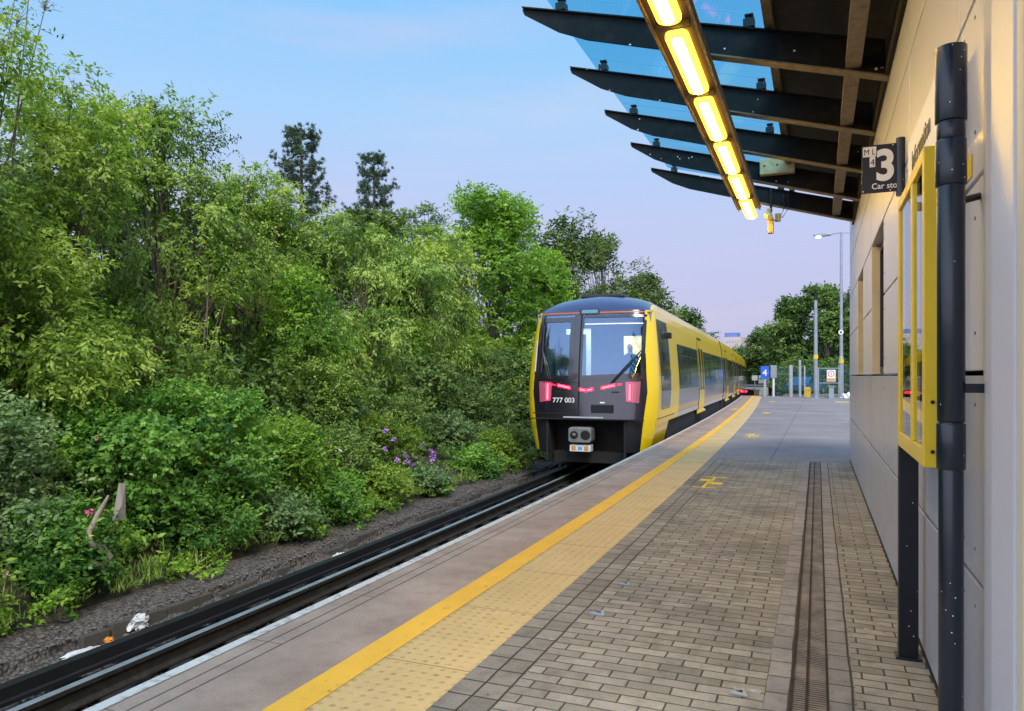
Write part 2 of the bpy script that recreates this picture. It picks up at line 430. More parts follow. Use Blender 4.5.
# the paving right of the tactile strip runs to the building (straight at x), so it is built as a sheet whose left side follows the line
def rsheet(name, lo, x1, ya, yb, z, mat, straightuv=False):
    mb = MB(); Y = ys(ya, yb)
    for y in Y: mb.v += [(edge(y) + lo, y, z), (x1(y) if callable(x1) else x1, y, z)]
    for i in range(len(Y) - 1): a = i * 2; mb.f.append((a, a + 1, a + 3, a + 2)); mb.m.append(0)
    o = mb.build(name, mat, uv=(lambda c: (c.x, c.y)) if straightuv else (lambda c: (c.x - edge(c.y) - .07, c.y))); o['kind'] = 'structure'; return o
rsheet('border_paving', 1.37, lambda y: edge(y) + 1.63, YA, 13.5, 0, M['border'])
rsheet('brick_paving', 1.63, -.225, YA, 13.5, 0, M['brick'], True)
struct = strip('channel_border', [-.225, -.115], YA, 13.5, 0, M['slab'], straight=True)
strip('drainage_channel', [-.115, .045], YA, 13.5, -.004, M['grate'], straight=True)
strip('channel_border', [.045, .16], YA, 13.5, 0, M['slab'], straight=True, us=-.048)
strip('brick_paving', [.16, .56], YA, 13.5, 0, M['brick'], straight=True)
mb = MB(); mb.box(-.117, -.105, YA, 13.5, -.003, .003); mb.box(-.052, -.040, YA, 13.5, -.003, .002); mb.box(.036, .047, YA, 13.5, -.003, .003)
o = mb.build('channel_rim', M['railrust']); o['kind'] = 'structure'
rsheet('tarmac', 1.37, lambda y: 14, 13.5, YB, 0, M['tarmac'], True)
# platform end wall
mb = MB(); mb.box(edge(YB), 14, YB, YB + .2, -1.25, .02); o = mb.build('platform_end', M['concrete']); o['kind'] = 'structure'
# car park ground behind the fence
struct_sheet('car_park', -2.5, 40, YB + .2, 140, -.05, M['tarmac'])

# painted markers on the platform
def marker(x, y, sx=1.0, mat='markpaint'):
    mb = MB(); z0, z1 = .002, .006
    w, L = .165 * sx, .55
    for (a, b, c, d) in ((-w * .8, w, L - .05, L), (-w, w * .85, -L, -L + .05)): mb.box(x + a, x + b, y + c, y + d, z0, z1)
    mb.box(x - w, x - .01, y + .08, y + .27, z0, z1); mb.box(x + .01, x + w, y - .2, y + .0, z0, z1)
    mb.box(x - .02, x + .02, y - .2, y + L - .05, z0, z1); mb.box(x - .05, x - .012, y - L + .05, y + .08, z0, z1)
    o = mb.build('platform_marking', M[mat], uv=lambda c: (c.x, c.y)); o['kind'] = 'structure'
for (x, y) in ((-1.35, 10.35), (-1.47, 18.8), (-1.86, 30.6), (-2.35, 43.7), (-3.35, 33.5)): marker(x, y)
mb = MB(); mb.box(.9, 1.6, 44.5, 45.5, .002, .006); o = mb.build('platform_marking', M['markpaint'], uv=lambda c: (c.x, c.y)); o['kind'] = 'structure'
mb = MB()
for (x, y, w, l) in ((-1.05, 9.9, .16, .08), (-.72, 6.0, .07, .05), (-.36, 3.55, .12, .03)): mb.box(x, x + w, y, y + l, .001, .005)
o = mb.build('platform_marking', M['whitemark'], uv=lambda c: (c.x, c.y)); o['kind'] = 'structure'
# small metal survey plates let into the paving, each one a thing
for i, (x, y, s, lb) in enumerate(((-1.235, 4.37, 1, 'small triangular metal plate in the paving near the tactile strip, nearer one'),
                                   (-1.235, 5.05, .8, 'small triangular metal plate in the paving near the tactile strip, farther one'),
                                   (-.33, 3.52, .8, 'small triangular metal plate in the bricks beside the drain'))):
    mb = MB(); mb.prism([(x - .055 * s, y - .04 * s), (x + .05 * s, y - .05 * s), (x + .02 * s, y + .06 * s)], 'z', .001, .012)
    o = mb.build('metal_plate', M['galv'], bevel=.003); tag(o, lb, 'metal plate', 'metal plates let into the paving')
    b = MB(); b.prism([(x - .02 * s, y - .01), (x + .02 * s, y - .016), (x + .01, y + .012)], 'z', .0125, .014); b.build('slot', M['gap'], o)

# ---- track bed
def nstrip(name, prof, ya, yb, mat, amp, fine=.35, cols=4):
    """profile of (offset, z) pairs across, subdivided with noise bumps"""
    offs = []
    for (a, b) in zip(prof[:-1], prof[1:]):
        for k in range(cols): offs.append((a[0] + (b[0] - a[0]) * k / cols, a[1] + (b[1] - a[1]) * k / cols))
    offs.append(prof[-1]); mb = MB(); Y = ys(ya, yb, fine)
    for y in Y:
        for k, (o_, z) in enumerate(offs):
            n = 0 if k in (0, len(offs) - 1) else (random.random() - .5) * amp
            mb.v.append((edge(y) + o_, y, z + n))
    n = len(offs)
    for i in range(len(Y) - 1):
        for j in range(n - 1):
            a = i * n + j; mb.f.append((a, a + 1, a + n + 1, a + n)); mb.m.append(0)
    o = mb.build(name, mat, smooth=True); o['kind'] = 'structure'; return o
RT = -.86   # rail top
nstrip('track_ballast', [(.03, -1.12), (-1.4, -1.06), (-2.75, -1.10)], YA, 140, M['ballast'], .05)
nstrip('cess', [(-2.74, -1.08), (-3.32, -1.05), (-3.34, -.95), (-3.95, -.92)], YA, 140, M['cess'], .07, .25)
nstrip('bank', [(-3.93, -.93), (-4.25, -.82), (-5.5, -.35), (-9, .15), (-30, .5)], YA, 160, M['soil'], .12, .6)
# broken concrete kerb between the cess and the bank
mb = MB(); y = -2
while y < 48:
    L = random.uniform(.25, .8); x = edge(y + L / 2) - 3.335 + random.uniform(-.02, .02); a = random.uniform(-.01, .01)
    Mx = Matrix.Translation((x, y + L / 2, 0)) @ Matrix.Rotation(heading(y + L / 2) + a, 4, 'Z')
    mb.box(-.035, .035, -L / 2 + .01, L / 2 - random.uniform(.005, .04), -1.1, -.95 + random.uniform(-.06, .02), M=Mx @ Matrix.Rotation(random.uniform(-.06, .06), 4, 'X') @ Matrix.Rotation(random.uniform(-.12, .12), 4, 'Y')) if random.random() < .75 else None; y += L
o = mb.build('cess_kerb', M['concrete'], bevel=.012); o['kind'] = 'structure'

# loose stones over the ballast and cess (uncountable)
def stones(name, n, o0, o1, ya, yb, zf, s0, s1, mat):
    V = []; F = []
    base = np.array([(1, 0, 0), (-1, 0, 0), (0, 1, 0), (0, -1, 0), (0, 0, .7), (0, 0, -.7)])
    ff = [(0, 2, 4), (2, 1, 4), (1, 3, 4), (3, 0, 4), (2, 0, 5), (1, 2, 5), (3, 1, 5), (0, 3, 5)]
    for i in range(n):
        t = random.random() ** 1.6; y = ya + (yb - ya) * t; off = random.uniform(o0, o1)
        s = random.uniform(s0, s1); c = np.array((edge(y) + off, y, zf(off)))
        p = base * (s * RNG.uniform(.6, 1.2, (6, 3))) ; a = random.uniform(0, 6.3)
        rot = np.array([[math.cos(a), -math.sin(a), 0], [math.sin(a), math.cos(a), 0], [0, 0, 1]])
        V.append(p @ rot.T + c); F += [tuple(k + 6 * i for k in f) for f in ff]
    me = bpy.data.meshes.new(name); me.from_pydata(np.concatenate(V).tolist(), [], F); me.materials.append(mat)
    o = bpy.data.objects.new(name, me); COL.objects.link(o); o['kind'] = 'stuff'; return o
M['stone'] = P('stone', (.06, .055, .05), .85, var=.5, vscale=14)
M['palestone'] = P('pale_stone', (.11, .10, .09), .85, var=.7, vscale=14)
tag(stones('ballast_stones', 9000, -2.7, 0, 0, 40, lambda o: -1.06, .02, .045, M['stone']), 'dark loose ballast stones between the rails', 'ballast')
tag(stones('cess_stones', 9000, -3.9, -2.72, 1, 40, lambda o: -1.06 if o > -3.31 else -.935, .008, .032, M['palestone']), 'pale loose stones and grit beside the track', 'gravel')

# ---- railway track
trk = empty('railway_track', (edge(5) - 1.46, 5, RT), label='single railway track with bright running rails and dark sleepers beside the platform', cat='track')
def swept(name, prof, off, ya, yb, zt, mats, mi, parent):
    mb = MB(); Y = ys(ya, yb, .8); n = len(prof)
    for y in Y:
        for (x, z) in prof: mb.v.append((edge(y) + off + x - trk.location.x, y - 5, z + zt - RT))
    for i in range(len(Y) - 1):
        for j in range(n):
            k = (j + 1) % n; mb.f.append((i * n + j, i * n + k, (i + 1) * n + k, (i + 1) * n + j)); mb.m.append(mi[j])
    return mb.build(name, mats, parent)
rp = [(-.036, 0), (-.036, -.035), (-.01, -.05), (-.01, -.13), (-.07, -.145), (-.07, -.16), (.07, -.16), (.07, -.145), (.01, -.13), (.01, -.05), (.036, -.035), (.036, 0)]
for off in (-.74, -2.2): swept('rail', rp, off, YA, 130, RT, [M['rail'], M['railrust']], [0] + [1] * 10 + [0], trk)
cp = [(-.05, 0), (-.05, -.09), (-.075, -.10), (-.075, -.13), (.075, -.13), (.075, -.10), (.05, -.09), (.05, 0)]
swept('conductor_rail', cp, -2.60, YA, 130, RT + .03, [M['conductor']], [0] * 8, trk)
y = 0.2; s0 = None
for i in range(75):
    x = edge(y) - 1.46 - trk.location.x
    if s0 is None:
        s0 = MB().box(-1.3, 1.3, -.125, .125, -.30, -.165).build('sleeper', M['sleeper'], trk, bevel=.015); o = s0
    else: o = s0.copy(); COL.objects.link(o)
    o.location = (x, y - 5, 0); o.rotation_euler = (0, 0, heading(y)); y += .66
for y in np.arange(1.0, 40, 2.4):
    mb = MB(); x = edge(y) - 2.62 - trk.location.x; mb.prism([(x - .09, -.2), (x + .09, -.2), (x + .05, -.105), (x - .05, -.105)], 'y', y - 5.08, y - 4.92)
    mb.build('insulator', M['whiteplastic'] if False else M['concrete'], trk)

# ================================================================== STATION BUILDING
WX = .508
bld = empty('station_building', (WX, 8, 0), label='station building clad in pale metal panels along the right of the platform', cat='building')
def B(mb, name, mat, **k):
    o = mb.build(name, mat, bld, **k); o.matrix_parent_inverse = Matrix.Translation(-Vector(bld.location)); return o
# core walls
mb = MB(); mb.box(WX + .14, WX + 8, 2.2, 13.93, 0, 4.4); B(mb, 'wall', M['gap'])
g = .009
def panel(y0, y1, z0, z1, x=WX, d=.137, mat='cladding'):
    m_ = MB(); m_.box(x, x + d, y0 + g, y1 - g, z0 + g, z1 - g); return B(m_, 'cladding_panel', M[mat], bevel=.004)
ycuts = [2.2, 3.3, 5.0, 6.9, 8.36, 9.9, 11.2, 13.95]
for a, b in zip(ycuts[:-1], ycuts[1:]):
    panel(a, b, 0.02, .74, mat='base_panel'); panel(a, b, .74, 1.46, mat='base_panel')
    for (z0, z1) in ((2.77, 3.37), (3.37, 3.78), (3.78, 4.4)): panel(a, b, z0, z1, mat='cladding')
for a, b in ((2.2, 3.3), (3.3, 5.0), (5.0, 6.9), (8.36, 9.9), (11.2, 13.95)):
    panel(a, b, 1.46, 2.13); panel(a, b, 2.13, 2.77)
for a, b in ((6.9, 8.36), (9.9, 11.2)):
    m_ = MB(); m_.box(WX + .10, WX + .138, a, b, 1.46, 2.77); w = B(m_, 'window', M['winglass'])
    m_ = MB(); m_.box(WX + .075, WX + .099, a + .002, a + .05, 1.48, 2.75); m_.box(WX + .075, WX + .099, b - .05, b - .002, 1.48, 2.75)
    m_.box(WX + .075, WX + .099, a + .05, b - .05, 1.48, 1.54); m_.box(WX + .075, WX + .099, a + .05, b - .05, 2.70, 2.75)
    m_.box(WX + .075, WX + .099, (a + b) / 2 - .02, (a + b) / 2 + .02, 1.54, 2.7)
    f = m_.build('frame', M['ink'], w)
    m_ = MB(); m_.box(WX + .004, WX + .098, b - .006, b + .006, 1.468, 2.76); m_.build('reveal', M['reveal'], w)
mb = MB(); mb.box(WX - .002, WX + .135, 2.2, 13.95, 0, .018); B(mb, 'plinth', M['gap'])
# end wall of the building and the pier next to the viewer
mb = MB(); mb.box(WX + .002, WX + 8, 13.93, 13.98, 0, 4.4); B(mb, 'end_wall', M['cladding'])
PX = .45
mb = MB()
mb.prism([(PX, 2.175), (PX, 2.43), (WX - .001, 2.86), (WX + .13, 2.86), (WX + .13, 2.175)], 'z', 0, 4.6); B(mb, 'pier', M['cladding'], bevel=.006)
mb = MB(); mb.box(PX + .004, WX + 5, 2.10, 2.17, 0, 4.6); B(mb, 'pier_face', M['cream'], bevel=.006)
# rivets on the cladding
mb = MB()
for y in (3.0, 3.2, 5.1, 6.8):
    for z in (.2, .65, .85, 1.35, 1.6, 2.0, 2.3, 2.7): mb.tube([(WX - .003, y, z), (WX + .002, y, z)], .007, 8)
B(mb, 'rivets', M['coupler'])

# ================================================================== CANOPY
can = empty('platform_canopy', (.5, 8, 3.74), label='glass platform canopy on dark tapering steel fins over the platform', cat='canopy')
def Cn(mb, name, mat, parent=None, **k):
    o = mb.build(name, mat, parent or can, **k)
    if not parent: o.matrix_parent_inverse = Matrix.Translation(-Vector(can.location))
    return o
fy = [6.35 + 1.42 * k for k in range(-6, 5)]
X0, Z0, X1, Z1 = WX, 3.74, -2.52, 4.83   # root bottom, tip
sl = (Z1 - (Z0 + .26)) / (X1 - X0)       # top edge slope
def ztop(x): return Z0 + .26 + (x - X0) * sl
for y in fy:
    mb = MB(); h = .012
    poly = [(X0, Z0), (X0, ztop(X0)), (X1, ztop(X1)), (X1 + .02, ztop(X1) - .05), (X1 + .35, ztop(X1 + .35) - .17), (X1 + .62, ztop(X1 + .62) - .215), (-1.1, ztop(-1.1) - .235)]
    mb.prism(poly, 'y', y - h, y + h)
    mb.prism([(X1 + .01, ztop(X1) + .001), (X0, ztop(X0) + .001), (X0, ztop(X0) + .013), (X1 + .01, ztop(X1) + .013)], 'y', y - .045, y + .045)
    f = Cn(mb, 'fin', M['fin'])
    mb = MB()
    for (xa, xb) in ((-.95, X0 - .002),):
        za, zb = ztop(xa) - .25, Z0 - .012
        mb.prism([(xa, za), (xb, zb), (xb, zb + .014), (xa, za + .014)], 'y', y - .055, y + .055)
    Cn(mb, 'flange', M['flange'], f).matrix_parent_inverse = Matrix.Identity(4)
    for cx in (-2.14, -.52):
        mb = MB(); z = ztop(cx)
        mb.box(cx - .045, cx + .045, y - .05, y + .05, z + .014, z + .085); mb.tube([(cx, y, z + .085), (cx, y, z + .115)], .022, 8); mb.box(cx - .035, cx + .035, y - .035, y + .035, z + .115, z + .13)
        Cn(mb, 'glass_clamp', M['black'], f, bevel=.004)
def slab_on(name, xa, xb, ya, yb, dz, th, mat):
    mb = MB(); za, zb = ztop(xa) + dz, ztop(xb) + dz
    mb.prism([(xa, za), (xb, zb), (xb, zb + th), (xa, za + th)], 'y', ya, yb); return Cn(mb, name, mat)
for a, b in zip(fy[:-1], fy[1:]):
    slab_on('glass_panel', -2.30, -.36, a + .01, b - .01, .135, .012, M['canopyglass'])
slab_on('glass_panel', -2.30, -.36, fy[-1] + .01, fy[-1] + .30, .135, .012, M['canopyglass'])
for a in fy[:-1]:
    mb = MB(); ym = a + .55
    mb.tube([(-2.1, ym, ztop(-2.1) + .125), (-.37, ym, ztop(-.37) + .125)], .008, 6); Cn(mb, 'glazing_rod', M['black'])
slab_on('roof_deck', -.36, .62, fy[0] - .3, fy[-1] + .3, .14, .08, M['deck'])
mb = MB(); mb.box(-.40, -.33, fy[0], fy[-1] + .3, ztop(-.36) + .03, ztop(-.36) + .128); Cn(mb, 'edge_trim', M['flange'])
for k, (a, b) in enumerate(zip(fy[:-1], fy[1:])):
    mb = MB(); mb.box(.20, .31, a + .016, b - .016, Z0 + .10, Z0 + .19); Cn(mb, 'purlin', M['rust'])
mb = MB(); mb.box(WX - .03, WX - .002, 2.9, fy[-1] + .3, Z0 + .0, Z0 + .30); Cn(mb, 'wall_plate', M['gap'])

# strip light under the fins
sl_ = empty('strip_light', (-.95, 7, 3.95), label='long brown trunking of glowing yellow lamps hung under the canopy', cat='light fitting')
LZ = 3.94
mb = MB(); mb.prism([(-1.09, LZ), (-1.12, LZ + .015), (-1.07, LZ + .13), (-.83, LZ + .13), (-.77, LZ + .015), (-.80, LZ)], 'y', 1.2, 11.55)
def inv(o, p): o.matrix_parent_inverse = Matrix.Translation(-Vector(p.location)); return o
inv(mb.build('trunking', M['housing'], sl_, bevel=.004), sl_)
mb = MB()
for x in (-1.095, -.795): mb.box(x - .010, x + .010, 1.2, 11.56, LZ - .022, LZ - .002)
inv(mb.build('trunking_lip', M['flange'], sl_), sl_)
y = 12.05
def capsule(x0, x1, y0, y1, z0, z1, n=7):
    r = (x1 - x0) / 2; cx = (x0 + x1) / 2; pts = []
    for k in range(n + 1): t = math.pi * k / n; pts.append((cx + r * math.cos(t), y1 - r + r * math.sin(t)))
    for k in range(n + 1): t = math.pi + math.pi * k / n; pts.append((cx + r * math.cos(t), y0 + r + r * math.sin(t)))
    return MB().prism(pts, 'z', z0, z1)
while y > 2.6:
    y1, y0 = y, y - 1.24
    L_ = inv(capsule(-1.03, -.86, y0, y1, LZ - .045, LZ - .003).build('lamp_lens', M['lampon'], sl_, bevel=.012), sl_)
    capsule(-.985, -.905, y0 + .06, y1 - .06, LZ - .062, LZ - .046).build('lamp_tube', M['lampcore'], L_).matrix_parent_inverse = Matrix.Identity(4)
    mb = MB(); mb.box(-1.06, -.83, y0 - .10, y0 - .03, LZ - .03, LZ - .003); inv(mb.build('lens_clip', M['housing'], sl_), sl_)
    y -= 1.37
for yy in fy[1:]:
    mb = MB(); mb.tube([(-.95, yy, LZ + .14), (-.95, yy, ztop(-.95) - .22)], .015, 6); mb.box(-1.05, -.85, yy - .03, yy + .03, LZ + .14, LZ + .15)
    inv(mb.build('hanger', M['housing'], sl_), sl_)

# tan box and camera under the fins
bx = MB(); zc = ztop(-.45) + .02
bx.box(-.72, -.28, 10.45, 10.57, zc - .13, zc + .08)
o = bx.build('junction_box', M['tan'], bevel=.008); tag(o, 'tan rectangular box fixed to the side of a canopy fin', 'junction box')
b2 = MB()
for x in (-.66, -.5, -.34): b2.tube([(x, 10.446, zc - .02), (x, 10.45, zc - .02)], .014, 8)
b2.build('screw', M['housing'], o)
cam_ = empty('security_camera', (-.66, 11.95, 4.25), label='small tan camera hanging on a pole from the last canopy fin', cat='camera')
m1 = MB(); m1.tube([(-.66, 11.95, 4.32), (-.66, 11.95, 3.95)], .018, 8); inv(m1.build('pole', M['black'], cam_), cam_)
m1 = MB(); m1.tube([(-.68, 11.97, 4.0), (-.70, 11.93, 3.9), (-.66, 11.8, 3.84)], [.05, .065, .045], 10); m1.box(-.70, -.62, 11.85, 11.97, 3.62, 3.86)
m1.box(-.60, -.52, 11.9, 11.98, 3.80, 3.92); m1.box(-.72, -.56, 11.9, 11.93, 3.80, 3.83); inv(m1.build('housing', M['tan'], cam_, bevel=.01), cam_)
for dx, r in ((.10, .16), (.15, .22)):
    m1 = MB(); m1.tube([(-.60, 11.95, 3.88), (-.60 + dx * .7, 11.95, 3.86), (-.60 + dx * 1.3, 11.95, 4.0), (-.60 + dx * 1.2, 11.95, 4.22)], .008, 6)
    inv(m1.build('cable', M['black'], cam_), cam_)

# ================================================================== WALL FITTINGS
# rainwater pipe
pp = empty('downpipe', (.42, 2.84, 0), label='tall black round downpipe with collars in front of the wall', cat='pipe')
def cyl(x, y, z0, z1, r, n=28): return MB().tube([(x, y, z0), (x, y, z1)], r, n)
px_, py_ = .405, 2.80
def pipe_part(name, z0, z1, r): 
    o = inv(cyl(px_, py_, z0, z1, r).build(name, M['pipe'], pp, bevel=.003), pp)
    for p in o.data.polygons: p.use_smooth = len(p.vertices) == 4
    return o
pipe_part('pipe', 0.0, 1.30, .037); pipe_part('collar', 1.144, 1.295, .043)
pipe_part('pipe', 1.30, 2.08, .041); pipe_part('collar', 2.075, 2.225, .046); pipe_part('pipe', 2.225, 2.285, .042); pipe_part('pipe', 2.285, 2.53, .047)
m1 = MB(); m1.box(.44, WX + .0, 2.79, 2.82, 1.395, 1.425); inv(m1.build('bracket', M['black'], pp), pp)
m1 = MB(); m1.tube([(px_, py_ + .02, 2.02), (WX, py_ + .12, 2.06)], .012, 8); inv(m1.build('bracket', M['black'], pp), pp)
# notice board
nb = empty('notice_board', (.42, 3.78, 0), label='yellow framed double notice board on black posts beside the wall', cat='notice board')
def N(mb, name, mat, p=None, **k):
    o = mb.build(name, mat, p or nb, **k)
    if p is None: inv(o, nb)
    return o
y0, y1, zb, zt = 3.22, 4.22, 1.10, 2.33; xf, xb = .375, .46
ym0, ym1 = 3.60, 3.66
m1 = MB(); fw = .05
m1.box(xf, xb, y0, y0 + fw, zb, zt); m1.box(xf, xb, y1 - fw, y1, zb, zt)
m1.box(xf, xb, y0 + fw, y1 - fw, zb, zb + fw + .02); m1.box(xf, xb, y0 + fw, y1 - fw, zt - fw, zt)
m1.box(xf, xb, ym0, ym1, zb + fw + .02, zt - fw)
fr = N(m1, 'frame', M['yellow'], bevel=.004)
def poster_mat():
    m, t, b = bmat('poster'); tc = t.new('ShaderNodeTexCoord').outputs['Object']
    n = t.noise(3.2, tc, 5, .6); v = t.new('ShaderNodeTexVoronoi'); v.inputs['Scale'].default_value = 5; v.feature = 'DISTANCE_TO_EDGE'; t.link(tc, v.inputs['Vector'])
    c = t.mix(t.step(n, .45, .6), (.66, .66, .68), (.52, .55, .6))
    c = t.mix(t.math('LESS_THAN', v.outputs['Distance'], .012), c, (.3, .33, .42))
    t.link(c, b.inputs['Base Color']); b.inputs['Roughness'].default_value = .5; return m
M['poster'] = poster_mat()
for a, b in ((y0 + fw, ym0), (ym1, y1 - fw)):
    m1 = MB(); m1.box(xf + .022, xf + .027, a + .001, b - .001, zb + fw + .021, zt - fw - .001); ps = N(m1, 'poster', M['poster'])
    m1 = MB(); m1.box(xf + .010, xf + .014, a + .001, b - .001, zb + fw + .021, zt - fw - .001); N(m1, 'pane', M['boardglass'])
m1 = MB(); m1.tube([(xf + .03, y0 - .004, 1.35), (xf + .03, y0, 1.35)], .008, 8); m1.tube([(xf + .03, y0 - .004, 1.16), (xf + .03, y0, 1.16)], .008, 8); N(m1, 'screw', M['ink'])
for yy in (3.30, 4.30):
    xo_ = 0 if yy > 4 else .055
    m1 = MB(); m1.box(.385 + xo_, .475 + xo_ * .4, yy - .03, yy + .03, 0, 2.35 if yy > 4 else 1.09); m1.box(.37 + xo_, .49, yy - .05, yy + .05, 0.0, .012); N(m1, 'post', M['black'], bevel=.004)
# header panel
hd = MB(); hd.box(.43, .455, 3.15, 4.30, 2.36, 2.64)
hp = N(hd, 'header_panel', M['white'], bevel=.003)

FONT = None
def text(body, size, mat, parent, mw, name='lettering', ext=.001, bold=0, sx=1.0, align='LEFT'):
    cu = bpy.data.curves.new('txt', 'FONT'); cu.body = body; cu.size = size; cu.extrude = ext; cu.offset = bold; cu.align_x = align
    to = bpy.data.objects.new('txt', cu); COL.objects.link(to)
    dg = bpy.context.evaluated_depsgraph_get(); me = bpy.data.meshes.new_from_object(to.evaluated_get(dg))
    bpy.data.objects.remove(to); me.transform(Matrix.Scale(sx, 4, (1, 0, 0))); me.transform(mw); me.materials.clear(); me.materials.append(mat)
    me.name = name
    o = bpy.data.objects.new(name, me); COL.objects.link(o); o.parent = parent; return o
# text facing -x (towards the track): local x -> -y, local y -> z
def face_track(x, y, z): return Matrix(((0, 0, -1, x), (-1, 0, 0, y), (0, 1, 0, z), (0, 0, 0, 1)))
def face_viewer(x, y, z): return Matrix(((1, 0, 0, x), (0, 0, -1, y), (0, 1, 0, z), (0, 0, 0, 1)))
text('Information', .13, M['inkbrown'], hp, face_track(.4285, 4.12, 2.46), sx=1.05, bold=.002)

# car stop sign
cs = empty('car_stop_sign', (.36, 5.25, 2.6), label='black hanging sign reading 3 Car stop with ML 4 tags', cat='sign')
yS = 5.25
m1 = MB(); m1.box(.262, .47, yS, yS + .012, 2.62, 2.925); sp_ = inv(m1.build('sign_panel', M['ink'], cs, bevel=.002), cs)
m1 = MB(); m1.tube([(.485, yS + .01, 2.59), (.485, yS + .01, 2.955)], .028, 14); m1.box(.485, WX, yS - .01, yS + .02, 2.66, 2.69); m1.box(.485, WX, yS - .01, yS + .02, 2.86, 2.89)
inv(m1.build('mounting_channel', M['pipe'], cs), cs)
m1 = MB(); m1.box(.268, .345, yS - .003, yS - .001, 2.852, 2.915); t1 = m1.build('tag_plate', M['white'], sp_)
text('M L', .056, M['ink'], t1, face_viewer(.272, yS - .0045, 2.863), sx=.78, bold=0)
m1 = MB(); m1.box(.307, .339, yS - .003, yS - .001, 2.785, 2.850); t1 = m1.build('tag_plate', M['white'], sp_)
text('4', .062, M['ink'], t1, face_viewer(.311, yS - .0045, 2.794), sx=.8, bold=0)
text('3', .27, M['white'], sp_, face_viewer(.338, yS - .0025, 2.70), sx=.88, bold=.008)
text('Car stop', .052, M['white'], sp_, face_viewer(.318, yS - .0025, 2.643), sx=.92, bold=.0006)
m1 = MB()
for (x, z) in ((.27, 2.632), (.425, 2.63), (.44, 2.915)): m1.tube([(x, yS - .003, z), (x, yS, z)], .004, 8)
m1.build('screw', M['white'], sp_)
# small yellow tag and red light dot on wall near pipe
m1 = MB(); m1.box(WX - .004, WX - .001, 3.05, 3.16, 2.16, 2.24); o = m1.build('wall_sticker', M['bandyellow']); tag(o, 'small yellow sticker on the wall behind the black downpipe', 'sticker')

# ================================================================== TRAIN
YF = 15.7
CAR = [(0, 19.0), (19.4, 13.1), (32.9, 13.1), (46.4, 18.6)]
def ctr(y): return edge(y) - .03 - 1.507
def car_frame(a, L):
    p0 = Vector((ctr(YF + a), YF + a, 0)); y1 = YF + a + L; p1 = Vector((ctr(y1), y1, 0)); d = (p1 - p0)
    return p0, math.atan2(-d.x, d.y)
tp, th = car_frame(0, 19.0)
train = empty('passenger_train', tp, th, label='yellow and black electric passenger train leaving with red tail lights lit', cat='train'); train.scale = (1.055, 1, 1)
sec = [(-.22, 1.25), (.38, 1.385), (.69, 1.42), (1.11, 1.435), (1.45, 1.425), (2.0, 1.385), (2.30, 1.36), (2.74, 1.31), (2.92, 1.27)]
roof = [(1.27, 2.92), (1.22, 3.08), (1.06, 3.20), (.75, 3.29), (.35, 3.35), (0, 3.37)]
def hw(z):
    for (z0, a), (z1, b) in zip(sec[:-1], sec[1:]):
        if z0 <= z <= z1: return a + (b - a) * (z - z0) / (z1 - z0)
    return sec[0][1] if z < sec[0][0] else sec[-1][1]
def yface(z):      # set-back of the front at height z
    if z < .5: return .03
    if z < 1.35: return .03 + .06 * (z - .5) / .85
    return .09 + .30 * ((z - 1.35) / 1.57) ** 1.35
def yedge(z): return yface(z) + .42
YEL, GRY, BLK, ROOF, SILL = 0, 1, 2, 3, 4
BM = [M['trainyellow'], M['traingrey'], M['trainblack'], M['trainroof'], M['trainsill'], M['bodyblack']]
